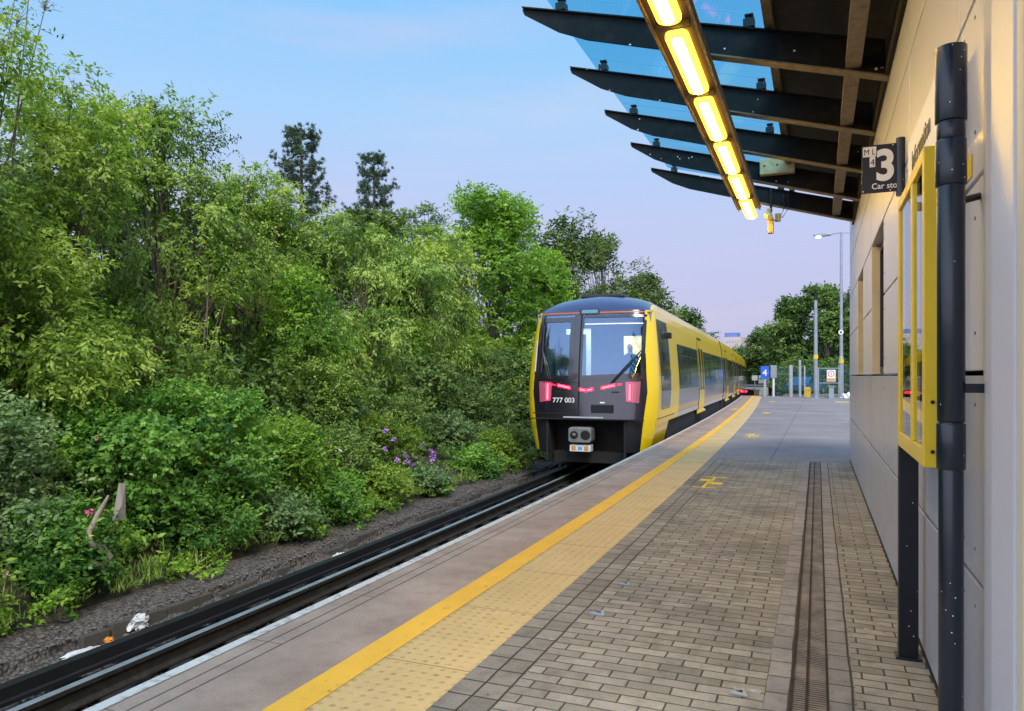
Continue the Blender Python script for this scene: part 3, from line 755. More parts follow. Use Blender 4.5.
def car_body(parent, L, doors, front=False, rear=False):
    """parent-local: y along the car; doors: list of (y0,y1)"""
    zs = [.38, .50, .69, 1.11, 1.45, 2.0, 2.30, 2.74, 2.92]
    if front: zs = [-.22, .08] + zs
    cuts = sorted({0, L} | {d for D in doors for d in D} | ({.5, .72, 2.3, 3.3, 3.9} if front else set()))
    full = []
    for a, b in zip(cuts[:-1], cuts[1:]):
        n = max(1, int((b - a) / 2.0)); full += [a + (b - a) * k / n for k in range(n)]
    full.append(L); mb = MB()
    for s in (-1, 1):
        idx = {}
        for i, y in enumerate(full):
            for j, z in enumerate(zs):
                yy = y
                if front and i == 0: yy = yedge(z)
                elif front and y < 1.2: yy = max(y, yedge(z) + .05 * i)
                h = hw(z)
                if front and i == 0: h -= .012
                if front and z < .38 and y > 2.2: h -= 0
                idx[i, j] = len(mb.v); mb.v.append((s * h, yy, z))
        for i in range(len(full) - 1):
            ym = (full[i] + full[i + 1]) / 2
            indoor = any(a <= ym <= b for a, b in doors)
            for j in range(len(zs) - 1):
                z0, z1 = zs[j], zs[j + 1]
                if z1 <= .39 and ym > (2.6 if z0 >= .05 else 2.3): continue
                if front and ym < 3.9: m = YEL
                elif indoor: m = YEL
                elif z0 >= 2.29: m = YEL
                elif z1 <= .51: m = SILL
                else: m = GRY
                a, b, c, d = idx[i, j], idx[i + 1, j], idx[i + 1, j + 1], idx[i, j + 1]
                mb.f.append((a, b, c, d)); mb.m.append(m)
    # roof
    ry = ([1.75] if front else [0]) + [L * k / 6 for k in range(1 if not front else 1, 6)] + [L]
    rr = [(x, z) for x, z in roof] + [(-x, z) for x, z in roof[-2::-1]]
    base = len(mb.v)
    for y in ry:
        for (x, z) in rr: mb.v.append((x, y, z))
    n = len(rr)
    for i in range(len(ry) - 1):
        for j in range(n - 1):
            a = base + i * n + j; mb.f.append((a, a + 1, a + n + 1, a + n)); mb.m.append(YEL if j in (0, n - 2) else 1)
    if front:   # cantrail between the raked front and the first roof frame
        for s in (-1, 1):
            b0 = len(mb.v)
            for y in (.81, .9, 1.05, 1.25, 1.5, 1.75):
                f = math.sin(math.pi / 2 * max(0, min(1, (y - .79) / .96))) ** .75
                for (x, z) in ((1.27, 2.92), (1.22, 2.92 + .16 * f), (1.06, 2.92 + .28 * f)): mb.v.append((s * x, y, z))
            for i in range(5):
                for j in range(2):
                    a = b0 + i * 3 + j; mb.f.append((a, a + 1, a + 4, a + 3)); mb.m.append(YEL)
    # ends, floor
    for y in ([L] if front else [0, L]):
        pts = [(hw(z), z) for z in zs if z >= .38] + roof[1:]
        poly = [(x, y, z) for x, z in pts] + [(-x, y, z) for x, z in reversed(pts[:-1])]
        b0 = len(mb.v); mb.v += poly; mb.f.append(tuple(range(b0, b0 + len(poly)))); mb.m.append(BLK)
    o = mb.build('car_body', BM, parent, smooth=False)
    return o
def side_band(parent, y0, y1, lbl=None, n=3, side=(1, -1), z0=1.12, z1=2.29):
    """a dark window band with its glazed panes"""
    for s in side:
        mb = MB(); zz = [z0, 1.45, 2.0, z1]
        for y in (y0, y1):
            for z in zz: mb.v.append((s * (hw(z) + .004), y, z))
        for j in range(3): mb.f.append((j, j + 4, j + 5, j + 1)); mb.m.append(0)
        w = mb.build('window', M['trainblack'], parent)
        L = (y1 - y0) / n
        for k in range(n):
            a, b = y0 + L * k + .05, y0 + L * (k + 1) - .05
            p = MB(); q = [z0 + .09, 1.45, 2.0, z1 - .06]
            for y in (a, b):
                for z in q: p.v.append((s * (hw(z) + .008), y, z))
            for j in range(3): p.f.append((j, j + 4, j + 5, j + 1)); p.m.append(0)
            p.build('pane', M['sidewin'], w)
            r = MB(); z = z1 - .30
            r.box(min(s * (hw(z) + .006), s * (hw(z) + .014)), max(s * (hw(z) + .006), s * (hw(z) + .014)), a, b, z, z + .025)
            r.build('frame', M['bodyblack'], w)
def door_leafs(parent, y0, y1):
    for s in (1, -1):
        mb = MB(); ymid = (y0 + y1) / 2
        zz = [.32, .69, 1.11, 1.45, 2.0, 2.30, 2.62]
        for (a, b) in ((y0 + .06, ymid - .012), (ymid + .012, y1 - .06)):
            base = len(mb.v)
            for y in (a, b):
                for z in zz: mb.v.append((s * (hw(max(z, .38)) + .012), y, z))
            for j in range(6): mb.f.append((base + j, base + j + 7, base + j + 8, base + j + 1)); mb.m.append(0)
        d = mb.build('door', M['trainyellow'], parent)
        for (a, b) in ((y0 + .2, ymid - .13), (ymid + .13, y1 - .2)):
            p = MB(); q = [1.0, 1.45, 2.0, 2.36]
            for y in (a, b):
                for z in q: p.v.append((s * (hw(z) + .018), y, z))
            for j in range(3): p.f.append((j, j + 4, j + 5, j + 1)); p.m.append(0)
            p.build('pane', M['sidewin'], d)
        st = MB(); x0 = 1.35; x1 = 1.455
        st.prism([(s * 1.36, .22), (s * x1, .26), (s * x1, .31), (s * 1.36, .36)], 'y', y0 - .02, y1 + .02); st.build('step', M['trainyellow'], d)
cars = []
doors_by = [[(8.8, 10.5)], [(2.0, 3.7), (8.9, 10.6)], [(2.2, 3.9), (9.2, 10.9)], [(8.1, 9.8)]]
for k, (a, L) in enumerate(CAR):
    if k == 0: par = train; root = train
    p, h = car_frame(a, L)
    body = car_body(train, L, doors_by[k], front=(k == 0))
    rel = Matrix.Rotation(-th, 4, 'Z') @ Matrix.Translation(p - tp) @ Matrix.Rotation(h, 4, 'Z')
    body.matrix_local = rel
    edges = [3.95 if k == 0 else .35] + [e for D in doors_by[k] for e in D] + [L - .35]
    segs = list(zip(edges[0::2], edges[1::2]))
    for (s0_, s1_) in segs:
        if s1_ - s0_ > .8: side_band(body, s0_ + (.0 if s0_ == 3.95 else .16), s1_ - .16, n=max(1, round((s1_ - s0_) / 2.2)))
    for D in doors_by[k]: door_leafs(body, *D)
    mb = MB(); mb.box(-1.28, 1.28, 2.7 if k == 0 else .2, L - .2, -.45, .379); mb.build('underframe', M['under'], body)
    mb = MB(); mb.box(-.6, .6, 3.0, L - 2.0, 3.30, 3.44); mb.build('roof_equipment', M['bodyblack'], body, bevel=.05)
    for yb_ in (2.6, L - 2.6):
        mb = MB()
        for dy in (-.9, .9):
            for s in (-1, 1): mb.tube([(s * .68, yb_ + dy, RT + .42), (s * .80, yb_ + dy, RT + .42)], .41, 20)
            mb.tube([(-.7, yb_ + dy, RT + .42), (.7, yb_ + dy, RT + .42)], .09, 10)
        for s in (-1, 1): mb.box(s * .95 - .08, s * .95 + .08, yb_ - 1.3, yb_ + 1.3, RT + .35, RT + .6)
        mb.build('bogie', M['under'], body)
    if k:
        mb = MB(); mb.box(-1.05, 1.05, -.42, .02, .3, 2.9); mb.build('gangway', M['under'], body)
    # cantrail vents and door light boxes over each door
    for D in doors_by[k]:
        mb = MB(); mb.box(1.30, 1.335, D[0] + .3, D[1] - .3, 2.66, 2.71); mb.build('door_light', M['bodyblack'], body)

# --- cab front
def frontmesh(name, zr, half, mat_fn, mats, dy=0, nu=24, parent=train, uskip=None):
    mb = MB(); nz = len(zr)
    for z in zr:
        H = hw(z) - .012
        for i in range(nu + 1):
            u = -1 + 2 * i / nu
            y = yface(z) + .10 * u * u + .32 * abs(u) ** 9 + dy
            mb.v.append((u * H, y, z))
    for j in range(nz - 1):
        for i in range(nu):
            u = -1 + 2 * (i + .5) / nu; z = (zr[j] + zr[j + 1]) / 2
            m = mat_fn(u * hw(z), z)
            if m is None: continue
            a = j * (nu + 1) + i; mb.f.append((a, a + 1, a + nu + 2, a + nu + 1)); mb.m.append(m)
    return mb.build(name, mats, parent, smooth=True)
def black_half(z): return 1.09 + (1.24 - 1.09) * max(0, min(1, (z + .2) / 1.3)) if z < 1.1 else 1.24 + (1.13 - 1.24) * (z - 1.1) / 1.8
def yat(x, z):
    H = hw(z); u = x / H; return yface(z) + .10 * u * u + .32 * abs(u) ** 9
# column set that lands exactly on the black / yellow boundary
def front_grid():
    zr = [-.22, -.1, .08, .3, .5, .52, .7, .9, 1.1, 1.3, 1.42, 1.6, 1.8, 2.0, 2.2, 2.4, 2.6, 2.74, 2.84, 2.90, 2.92]
    ur = [0, .13, .2, .3, .4, .5, .6, .72, .85, .93, 1.0]   # fractions of the black half
    mb = MB()
    def row(z):
        bh = black_half(z); H = hw(z) - .012
        xs = [bh * t for t in ur] + [bh + (H - bh) * t for t in (.25, .5, .75, 1)]
        return [-x for x in reversed(xs[1:])] + xs
    n = None
    for z in zr:
        xs = row(z); n = len(xs)
        for x in xs: mb.v.append((x, yat(x, z) if abs(x) < hw(z) - .013 else yedge(z), z))
    # openings: windscreen, door window, coupler recess
    for j in range(len(zr) - 1):
        zc_ = (zr[j] + zr[j + 1]) / 2; xs = row(zc_)
        for i in range(n - 1):
            xc = (xs[i] + xs[i + 1]) / 2; bh = black_half(zc_)
            m = 0 if abs(xc) > bh else (2 if zc_ < .5 else 1)
            if m == 1 and 1.42 < zc_ < 2.84 and (-1.05 < xc < -.38 or -.14 < xc < 1.17): 
                continue
            if zc_ < .5 and -.85 < xc < .78: continue
            a = j * n + i; mb.f.append((a, a + 1, a + n + 1, a + n)); mb.m.append(m)
    return mb.build('cab_front', [M['trainyellow'], M['trainblack'], M['bodyblack']], train, smooth=True)
cf = front_grid()
# patch pieces laid on the front: poly in (x,z), pushed out by d
def onface(name, poly, d, mat, parent=None, th_=.0, sub=8):
    """polygon strip given as list of (x,z) quads corners; follows the curved face"""
    mb = MB()
    (xa, za), (xb, zb), (xc, zc2), (xd, zd) = poly
    n = sub
    for i in range(n + 1):
        t = i / n
        x0 = xa + (xb - xa) * t; z0 = za + (zb - za) * t; x1 = xd + (xc - xd) * t; z1 = zd + (zc2 - zd) * t
        k = 6
        for j in range(k + 1):
            s = j / k; x = x0 + (x1 - x0) * s; z = z0 + (z1 - z0) * s
            mb.v.append((x, yat(x, z) - d, z))
    for i in range(n):
        for j in range(6):
            a = i * 7 + j; mb.f.append((a, a + 7, a + 8, a + 1)); mb.m.append(0)
    return mb.build(name, mat, parent or cf, smooth=True)
def rect(x0, x1, z0, z1): return [(x0, z0), (x1, z0), (x1, z1), (x0, z1)]
# surrounds closing the openings, then glass
ws = onface('windscreen', rect(-.15, 1.19, 1.40, 2.85), -.012, M['cabglass'])
dw = onface('door_window', rect(-1.08, -.34, 1.40, 2.85), -.012, M['cabglass'])
def frame_on(x0, x1, z0, z1, w, d, mat, name, parent, zl=None):
    for r in (rect(x0, x1, z0 - w, z0), rect(x0, x1, z1, z1 + w), rect(x0 - w, x0, z0 - w, z1 + w), rect(x1, x1 + w, z0 - w, z1 + w)):
        onface(name, r, d, mat, parent)
frame_on(-.13, 1.12, 1.44, 2.76, .06, .004, M['trainblack'], 'window_surround', cf)
frame_on(-1.0, -.42, 1.46, 2.68, .10, .004, M['trainblack'], 'window_surround', cf)
onface('windscreen_sill', [(-.14, 1.37), (1.18, 1.44), (1.18, 1.52), (-.14, 1.46)], .006, M['trainblack'])
onface('sunblind_rail', rect(-.10, 1.18, 2.60, 2.63), .0, M['whiteplastic'])
# door outline and seams
for r in ((-.20, -.165, .52, 2.86), (-1.17, -1.155, .62, 2.86)): onface('door_seam', rect(*r), .008, M['gap'])
onface('door_seam', rect(-1.24, -.18, .60, .62), .008, M['gap'])
onface('door_seam', rect(-1.24, -.18, 1.30, 1.315), .008, M['gap'])
onface('orange_line', rect(-1.14, -.24, 2.865, 2.89), .008, M['orangeline']); onface('orange_line', rect(.20, 1.14, 2.865, 2.89), .008, M['orangeline'])
dd = onface('destination_display', rect(-.24, .20, 2.84, 2.97), .012, M['ink'])
M['disp'] = EM('display_glow', (.25, .55, .75), .55)
def display_mat():
    m, t, b = bmat('display_panel'); tc = t.new('ShaderNodeTexCoord').outputs['Object']
    b.inputs['Base Color'].default_value = (.1, .25, .33, 1); b.inputs['Roughness'].default_value = .2; return m
M['disp2'] = display_mat()
onface('display_glass', rect(-.19, .16, 2.865, 2.945), .016, M['disp2'], dd)
mb = MB(); mb.tube([(-1.19, yat(-1.19, 1.6) - .05, 1.55), (-1.17, yat(-1.17, 2.2) - .05, 2.25)], .016, 8); mb.build('handle', M['trainsill'], cf)
# lights
for s in (1, -1):
    x0, x1 = (.82, 1.11) if s > 0 else (-.80, -1.09)
    hl = onface('headlight', [(x0, .90), (x1 - .03 * s, .86), (x1, 1.33), (x0 - .02 * s, 1.32)], .006, M['headlamp'])
    c = .86 if s > 0 else -.84
    onface('tail_light', rect(min(c, c + .07 * s), max(c, c + .07 * s), .90, 1.30), .02, M['red'], hl)
    c2 = c + .017 * s; onface('tail_light_core', rect(min(c2, c2 + .036 * s), max(c2, c2 + .036 * s), .92, 1.28), .024, M['redcore'], hl)
def lightbar(xa, za, xb, zb, w=.032):
    o = onface('tail_light_bar', [(xa, za - w), (xb, zb - w), (xb, zb + w), (xa, za + w)], .012, M['red'])
    onface('tail_light_core', [(xa + .02, za - w * .45), (xb - .02, zb - w * .45), (xb - .02, zb + w * .45), (xa + .02, za + w * .45)], .017, M['redcore'], o)
lightbar(-.66, 1.245, -.36, 1.185); lightbar(.30, 1.185, .60, 1.25); lightbar(-.17, 1.155, -.02, 1.13); lightbar(-.02, 1.13, .13, 1.16)
for x, z in ((-.72, 1.25), (-.77, 1.255), (.66, 1.262), (.71, 1.27)): onface('tail_light_dot', rect(x - .014, x + .014, z - .014, z + .014), .012, M['red'])
for x in (-.62, .60): onface('marker_slot', rect(x - .08, x + .08, 1.08, 1.11), .008, M['gap'])
text('777 003', .15, M['white'], cf, face_viewer(-.75, yat(-.55, .93) - .03, .86), bold=.002)
# grey ledges and coupler box
mb = MB(); mb.box(-.50, .36, .0, .08, .52, .55); mb.build('ledge', M['trainsill'], cf)
mb = MB(); mb.box(-1.24, 1.2, -.01, .07, .485, .505); mb.build('ledge', M['gap'], cf)
for s in (1, -1):
    mb = MB()
    for y in (.47, 1.2, 2.0, 3.2):
        for z in (.492, .508): mb.v.append((s * (hw(z) + .004), y, z))
    for j in range(3): mb.f.append((2 * j, 2 * j + 2, 2 * j + 3, 2 * j + 1)); mb.m.append(0)
    mb.build('body_seam', M['gap'], cf)
mb = MB(); mb.box(.10, .56, -.015, .05, .64, .82); bxx = mb.build('hatch', M['bodyblack'], cf, bevel=.01)
onface('hatch_badge', rect(.28, .38, .85, .88), .008, M['whiteplastic'])
# coupler recess
mb = MB(); mb.box(-.87, .80, .75, .80, -.45, .52); mb.box(-.89, -.85, .05, .75, -.45, .5); mb.box(.78, .82, .05, .75, -.45, .5); mb.box(-.87, .80, .05, .75, .46, .5)
mb.build('coupler_recess', M['under'], cf)
mb = MB(); mb.box(-.8, .75, .35, 2.6, -.5, -.26); mb.build('obstacle_deflector', M['under'], cf)
cpl = MB()
def rr_poly(cx, cz, a, b, r, n=5):
    pts = []
    for (sx, sz, t0) in ((1, 1, 0), (-1, 1, 90), (-1, -1, 180), (1, -1, 270)):
        for k in range(n + 1): t = R(t0 + 90 * k / n); pts.append((cx + sx * (a - r) + r * math.cos(t), cz + sz * (b - r) + r * math.sin(t)))
    return pts
cpl.prism(rr_poly(-.12, .15, .25, .17, .07), 'y', -.10, .25); cpl.box(-.2, 0, .25, .75, .0, .25)
cpo = cpl.build('coupler', M['coupler'], cf, bevel=.02)
mb = MB()
for x, r in ((-.24, .088), (0.005, .105)): mb.tube([(x, -.108, .15), (x, -.101, .15)], r, 18)
mb.build('coupler_socket', M['gap'], cpo)
mb = MB(); mb.tube([(-.24, -.16, .15), (-.24, -.10, .15)], [.012, .05], 12); mb.build('coupler_cone', M['coupler'], cpo)
mb = MB(); mb.box(-.35, .10, -.04, .2, -.22, -.07); eb = mb.build('electric_head', M['whiteplastic'], cf, bevel=.01)
mb = MB(); mb.box(-.31, -.22, -.046, -.041, -.19, -.10); mb.box(-.04, .05, -.046, -.041, -.19, -.10); mb.build('orange_cover', M['orange'], eb)
mb = MB(); mb.box(-.17, -.08, -.046, -.041, -.18, -.11); mb.build('blue_cover', M['bluemark'], eb)
# wipers
for pts in (((.50, 1.30), (1.12, 2.02)), ((-.85, 1.38), (-1.03, 2.05))):
    (xa, za), (xb, zb) = pts; mb = MB()
    for o_ in (0, .045): mb.tube([(xa + o_, yat(xa, za) - .04, za), ((xa + xb) / 2 + o_, yat((xa + xb) / 2, (za + zb) / 2) - .06, (za + zb) / 2), (xb, yat(xb, zb) - .05, zb)], .012, 6)
    w = mb.build('wiper', M['ink'], cf)
    mb = MB(); mb.tube([(xb, yat(xb, zb - .5) - .04, zb - .52), (xb, yat(xb, zb + .5) - .035, zb + .55)], .017, 6); mb.build('wiper_blade', M['ink'], w)
# roof fairing
mb = MB(); nx, ny = 20, 8
for j in range(ny + 1):
    t = j / ny
    for i in range(nx + 1):
        x = -1.27 + 2.54 * i / nx; u = abs(x) / 1.27
        y = yface(2.92) + .10 * u * u + .3 * u ** 9 + t * (1.75 - yface(2.92) - .10 * u * u - .3 * u ** 9)
        # roof section height interpolated
        zr_ = 2.92
        for (xa, za), (xb, zb) in zip(roof[:-1], roof[1:]):
            if xb <= abs(x) <= xa: zr_ = za + (zb - za) * (xa - abs(x)) / (xa - xb)
        mb.v.append((x, y, 2.915 + (zr_ - 2.915 + .004) * min(1, math.sin(t * math.pi / 2) ** .75)))
for j in range(ny):
    for i in range(nx): a = j * (nx + 1) + i; mb.f.append((a, a + 1, a + nx + 2, a + nx + 1)); mb.m.append(0)
rf = mb.build('roof_fairing', M['trainroof'], cf, smooth=True)
mb = MB(); mb.box(-.5, .5, 1.5, 2.6, 3.3, 3.42); mb.build('roof_pod', M['bodyblack'], rf, bevel=.05)
# cab side windows
for s in (1, -1):
    mb = MB(); ya_ = {.69: .98, 1.11: .9, 1.45: .86, 2.0: .84, 2.30: .84, 2.74: .88}; yb2 = {.69: 2.25, 1.11: 2.35, 1.45: 2.4, 2.0: 2.4, 2.30: 2.4, 2.74: 2.36}
    zz = list(ya_)
    for d in (ya_, yb2):
        for z in zz: mb.v.append((s * (hw(z) + .007), d[z], z))
    for j in range(5): mb.f.append((j, j + 6, j + 7, j + 1)); mb.m.append(0)
    w = mb.build('cab_side_window', M['trainblack'], cf)
    mb = MB(); q = [1.35, 2.0, 2.55]
    for y in (1.25, 2.15):
        for z in q: mb.v.append((s * (hw(z) + .011), y, z))
    for j in range(2): mb.f.append((j, j + 3, j + 4, j + 1)); mb.m.append(0)
    mb.build('pane', M['sidewin'], w)
    mb = MB(); x = s * 1.36; mb.box(min(x, x + s * .11), max(x, x + s * .11), 2.12, 2.24, 2.35, 2.5); mb.build('side_camera', M['bodyblack'], cf, bevel=.02)
# interior seen through the windscreen
inn = MB()
inn.box(-1.2, 1.2, .55, 1.9, .55, .62)
inn.box(-1.25, -1.22, .6, 7, .55, 2.85); inn.box(1.22, 1.25, .6, 7, .55, 2.85); inn.box(-1.25, 1.25, .6, 1.9, 2.86, 2.89)
# partition with a doorway on the left and a window on the right
inn.box(-1.22, -.95, 1.9, 1.94, .6, 2.86); inn.box(-.35, .42, 1.9, 1.94, .6, 2.86); inn.box(.42, 1.22, 1.9, 1.94, .6, 1.92); inn.box(.42, 1.22, 1.9, 1.94, 2.42, 2.86); inn.box(1.17, 1.22, 1.9, 1.94, 1.92, 2.42)
inn.box(-.95, -.35, 1.9, 1.94, 2.62, 2.86); inn.box(-.95, -.35, 1.9, 1.94, .6, 1.0)
inn.build('cab_interior', M['cabgrey'], cf)
mb = MB(); mb.box(-1.2, 1.2, 6.9, 6.95, .6, 2.85); mb.box(-1.2, 1.2, 1.96, 6.9, .56, .6); mb.box(-1.2, 1.2, 1.96, 6.9, 2.86, 2.9)
mb.build('saloon_wall', M['creamwall'], cf)
mb = MB(); mb.box(-.9, -.7, 2.1, 6.8, 2.82, 2.85); mb.box(.7, .9, 2.1, 6.8, 2.82, 2.85); mb.build('saloon_light', EM('saloon_light', (1, .87, .6), 24), cf)
mb = MB(); mb.box(-.945, -.47, 1.88, 1.93, .7, 2.48); mb.build('cab_door', M['cabgrey'], cf)
mb = MB(); mb.box(-.1, 1.2, .52, .85, 1.05, 1.36); mb.build('desk', M['bodyblack'], cf, bevel=.04)
for (x, y) in ((.98, 1.35), ):
    mb = MB(); mb.box(x - .22, x + .22, y + .1, y + .2, 1.05, 1.75); mb.box(x - .24, x + .24, y - .3, y + .15, .98, 1.08); mb.box(x - .13, x + .13, y + .11, y + .19, 1.76, 1.98); mb.box(x - .05, x + .05, y - .1, y, .62, .98)
    mb.build('cab_seat', M['cloth'], cf, bevel=.03)

# person standing in the cab doorway side, seen as a silhouette against the lit saloon
def person():
    J = {'pel': (0, 0, .95), 'waist': (0, 0, 1.1), 'chest': (0, .01, 1.32), 'neckb': (0, 0, 1.47), 'neck': (0, 0, 1.53), 'jaw': (0, .02, 1.60), 'head': (0, .015, 1.69), 'crown': (0, 0, 1.76),
         'shL': (-.17, 0, 1.42), 'elL': (-.22, .02, 1.15), 'wrL': (-.16, .18, 1.02), 'haL': (-.13, .25, 1.0), 'shR': (.17, 0, 1.42), 'elR': (.22, .02, 1.15), 'wrR': (.16, .18, 1.02), 'haR': (.13, .25, 1.0),
         'hiL': (-.09, 0, .9), 'knL': (-.1, .03, .5), 'anL': (-.1, 0, .09), 'toL': (-.11, .16, .04), 'hiR': (.09, 0, .9), 'knR': (.1, .03, .5), 'anR': (.1, 0, .09), 'toR': (.11, .16, .04)}
    E = [('pel', 'waist'), ('waist', 'chest'), ('chest', 'neckb'), ('neckb', 'neck'), ('neck', 'jaw'), ('jaw', 'head'), ('head', 'crown'), ('neckb', 'shL'), ('shL', 'elL'), ('elL', 'wrL'), ('wrL', 'haL'),
         ('neckb', 'shR'), ('shR', 'elR'), ('elR', 'wrR'), ('wrR', 'haR'), ('pel', 'hiL'), ('hiL', 'knL'), ('knL', 'anL'), ('anL', 'toL'), ('pel', 'hiR'), ('hiR', 'knR'), ('knR', 'anR'), ('anR', 'toR')]
    Rd = dict(pel=.15, waist=.14, chest=.16, neckb=.08, neck=.06, jaw=.075, head=.098, crown=.07, shL=.07, elL=.05, wrL=.035, haL=.04, shR=.07, elR=.05, wrR=.035, haR=.04, hiL=.09, knL=.065, anL=.045, toL=.035, hiR=.09, knR=.065, anR=.045, toR=.035)
    # five short fingers on each hand
    for s, h in (('L', -.13), ('R', .13)):
        for k in range(5):
            J['f%s%d' % (s, k)] = (h + (k - 2) * .02, .25 + (.07 if k not in (0, 4) else .045), .985); E.append(('ha' + s, 'f%s%d' % (s, k))); Rd['f%s%d' % (s, k)] = .009
    names = list(J); me = bpy.data.meshes.new('person'); me.from_pydata([J[n] for n in names], [(names.index(a), names.index(b)) for a, b in E], [])
    o = bpy.data.objects.new('person', me); COL.objects.link(o)
    sk = o.modifiers.new('skin', 'SKIN'); 
    for i, n in enumerate(names): me.skin_vertices[0].data[i].radius = (Rd[n], Rd[n]) if me.skin_vertices else None
    return o
me_test = True
try:
    pr = bpy.data.meshes.new('x')
    o = None
    # skin data layer has to be created through bmesh
    import bmesh
    def person2():
        src = person_data(); names, co, ed, rad = src
        me = bpy.data.meshes.new('person'); bm = bmesh.new(); lay = bm.verts.layers.skin.verify()
        vs = [bm.verts.new(c) for c in co]
        for v, r in zip(vs, rad): v[lay].radius = (r, r)
        vs[0][lay].use_root = True
        for a, b in ed: bm.edges.new((vs[a], vs[b]))
        bm.to_mesh(me); bm.free(); o = bpy.data.objects.new('person', me); COL.objects.link(o)
        o.modifiers.new('skin', 'SKIN'); s = o.modifiers.new('sub', 'SUBSURF'); s.levels = 1; s.render_levels = 1
        dg = bpy.context.evaluated_depsgraph_get(); m2 = bpy.data.meshes.new_from_object(o.evaluated_get(dg)); o.modifiers.clear(); o.data = m2
        m2.materials.clear(); m2.materials.append(M['cloth']); m2.materials.append(M['skin'])
        for p in m2.polygons: p.use_smooth = True; p.material_index = 1 if (p.center.z > 1.5 or (p.center.y > .2 and p.center.z > .8)) else 0
        return o
    def person_data():
        J = {'pel': (0, 0, .95), 'waist': (0, 0, 1.1), 'chest': (0, .01, 1.32), 'neckb': (0, 0, 1.45), 'neck': (0, 0, 1.53), 'jaw': (0, .025, 1.60), 'head': (0, .015, 1.68), 'crown': (0, -.005, 1.75),
             'shL': (-.17, 0, 1.40), 'elL': (-.22, .02, 1.13), 'wrL': (-.16, .18, 1.02), 'haL': (-.14, .26, 1.0), 'shR': (.17, 0, 1.40), 'elR': (.22, .02, 1.13), 'wrR': (.16, .18, 1.02), 'haR': (.14, .26, 1.0),
             'hiL': (-.1, 0, .88), 'knL': (-.1, .03, .5), 'anL': (-.1, 0, .09), 'toL': (-.11, .16, .04), 'hiR': (.1, 0, .88), 'knR': (.1, .03, .5), 'anR': (.1, 0, .09), 'toR': (.11, .16, .04), 'nose': (0, .125, 1.655)}
        E = 'pel-waist waist-chest chest-neckb neckb-neck neck-jaw jaw-head head-crown neckb-shL shL-elL elL-wrL wrL-haL neckb-shR shR-elR elR-wrR wrR-haR pel-hiL hiL-knL knL-anL anL-toL pel-hiR hiR-knR knR-anR anR-toR head-nose'.split()
        E = [tuple(e.split('-')) for e in E]
        Rd = dict(pel=.15, waist=.14, chest=.16, neckb=.09, neck=.06, jaw=.07, head=.098, crown=.07, shL=.07, elL=.05, wrL=.033, haL=.038, shR=.07, elR=.05, wrR=.033, haR=.038, hiL=.09, knL=.065, anL=.045, toL=.035, hiR=.09, knR=.065, anR=.045, toR=.035, nose=.012)
        for s, h in (('L', -.14), ('R', .14)):
            for k in range(5):
                n = 'f%s%d' % (s, k); J[n] = (h + (k - 2) * .021, .26 + (.095, .1, .09, .08, .05)[k] * .9, .985); E.append(('ha' + s, n)); Rd[n] = .009
        names = list(J); return names, [J[n] for n in names], [(names.index(a), names.index(b)) for a, b in E], [Rd[n] for n in names]
    po = person2()
    pw = train.matrix_world if False else Matrix.Translation(tp) @ Matrix.Rotation(th, 4, 'Z')
    po.matrix_world = pw @ Matrix.Translation((.52, 2.3, .60 - .10)) @ Matrix.Rotation(R(180), 4, 'Z')
    tag(po, 'person in dark clothes standing inside the train behind the windscreen', 'person')
except Exception as ex:
    print('person failed', ex)

# ================================================================== BACKGROUND RIGHT
def P1(name, label, cat, loc): return empty(name, loc, label=label, cat=cat)
def lamp(x, y, h, arm, label):
    r = P1('street_lamp', label, 'street lamp', (x, y, 0)); r['group'] = 'lamp columns at the platform end'
    mb = MB(); mb.tube([(0, 0, 0), (0, 0, 2.6)], .15, 14); mb.tube([(0, 0, 2.6), (0, 0, 2.75), (0, 0, h)], [.15, .11, .075], 14); mb.box(-.25, .25, -.25, .25, 0, .04); mb.build('column', M['galv'], r)
    MB().tube([(0, 0, 2.30), (0, 0, 2.55)], .158, 14).build('reflective_band', M['bandyellow'], r)
    if arm:
        MB().tube([(-1.0, 0, h - .12), (0, 0, h - .02), (1.0, 0, h - .12)], .035, 8).build('arm', M['galv'], r)
        for s in (-1, 1):
            mb = MB(); x0 = s * .7
            mb.prism([(s * .6, h - .16), (s * 1.05, h - .20), (s * 1.65, h - .17), (s * 1.72, h - .05), (s * 1.1, h + .06), (s * .6, h - .06)], 'y', -.15, .15)
            hd_ = mb.build('lamp_head', M['galv'], r, bevel=.04)
            mb = MB(); mb.tube([(s * 1.4, 0, h - .28), (s * 1.4, 0, h - .175)], [.14, .2], 14); mb.build('lamp_glass', M['streetlit'], hd_)
        mb = MB(); mb.tube([(-.02, -.10, 4.32), (-.02, -.16, 4.32)], .16, 18); sg = mb.build('sign', M['white'], r); MB().tube([(-.02, -.161, 4.32), (-.02, -.17, 4.32)], .07, 14).build('symbol', M['ink'], sg)
    else:
        mb = MB(); mb.box(-.08, .08, -.12, .3, h - .05, h + .12, M=Matrix.Rotation(.3, 4, 'Y')); mb.box(-.02, .28, -.1, .1, h + .0, h + .5, M=Matrix.Translation((0, 0, 0))); mb.build('lamp_head', M['black'], r, bevel=.03)
lamp(1.43, 53.2, 10.9, True, 'tall grey street lamp with two arms and a lit head beside the fence gate')
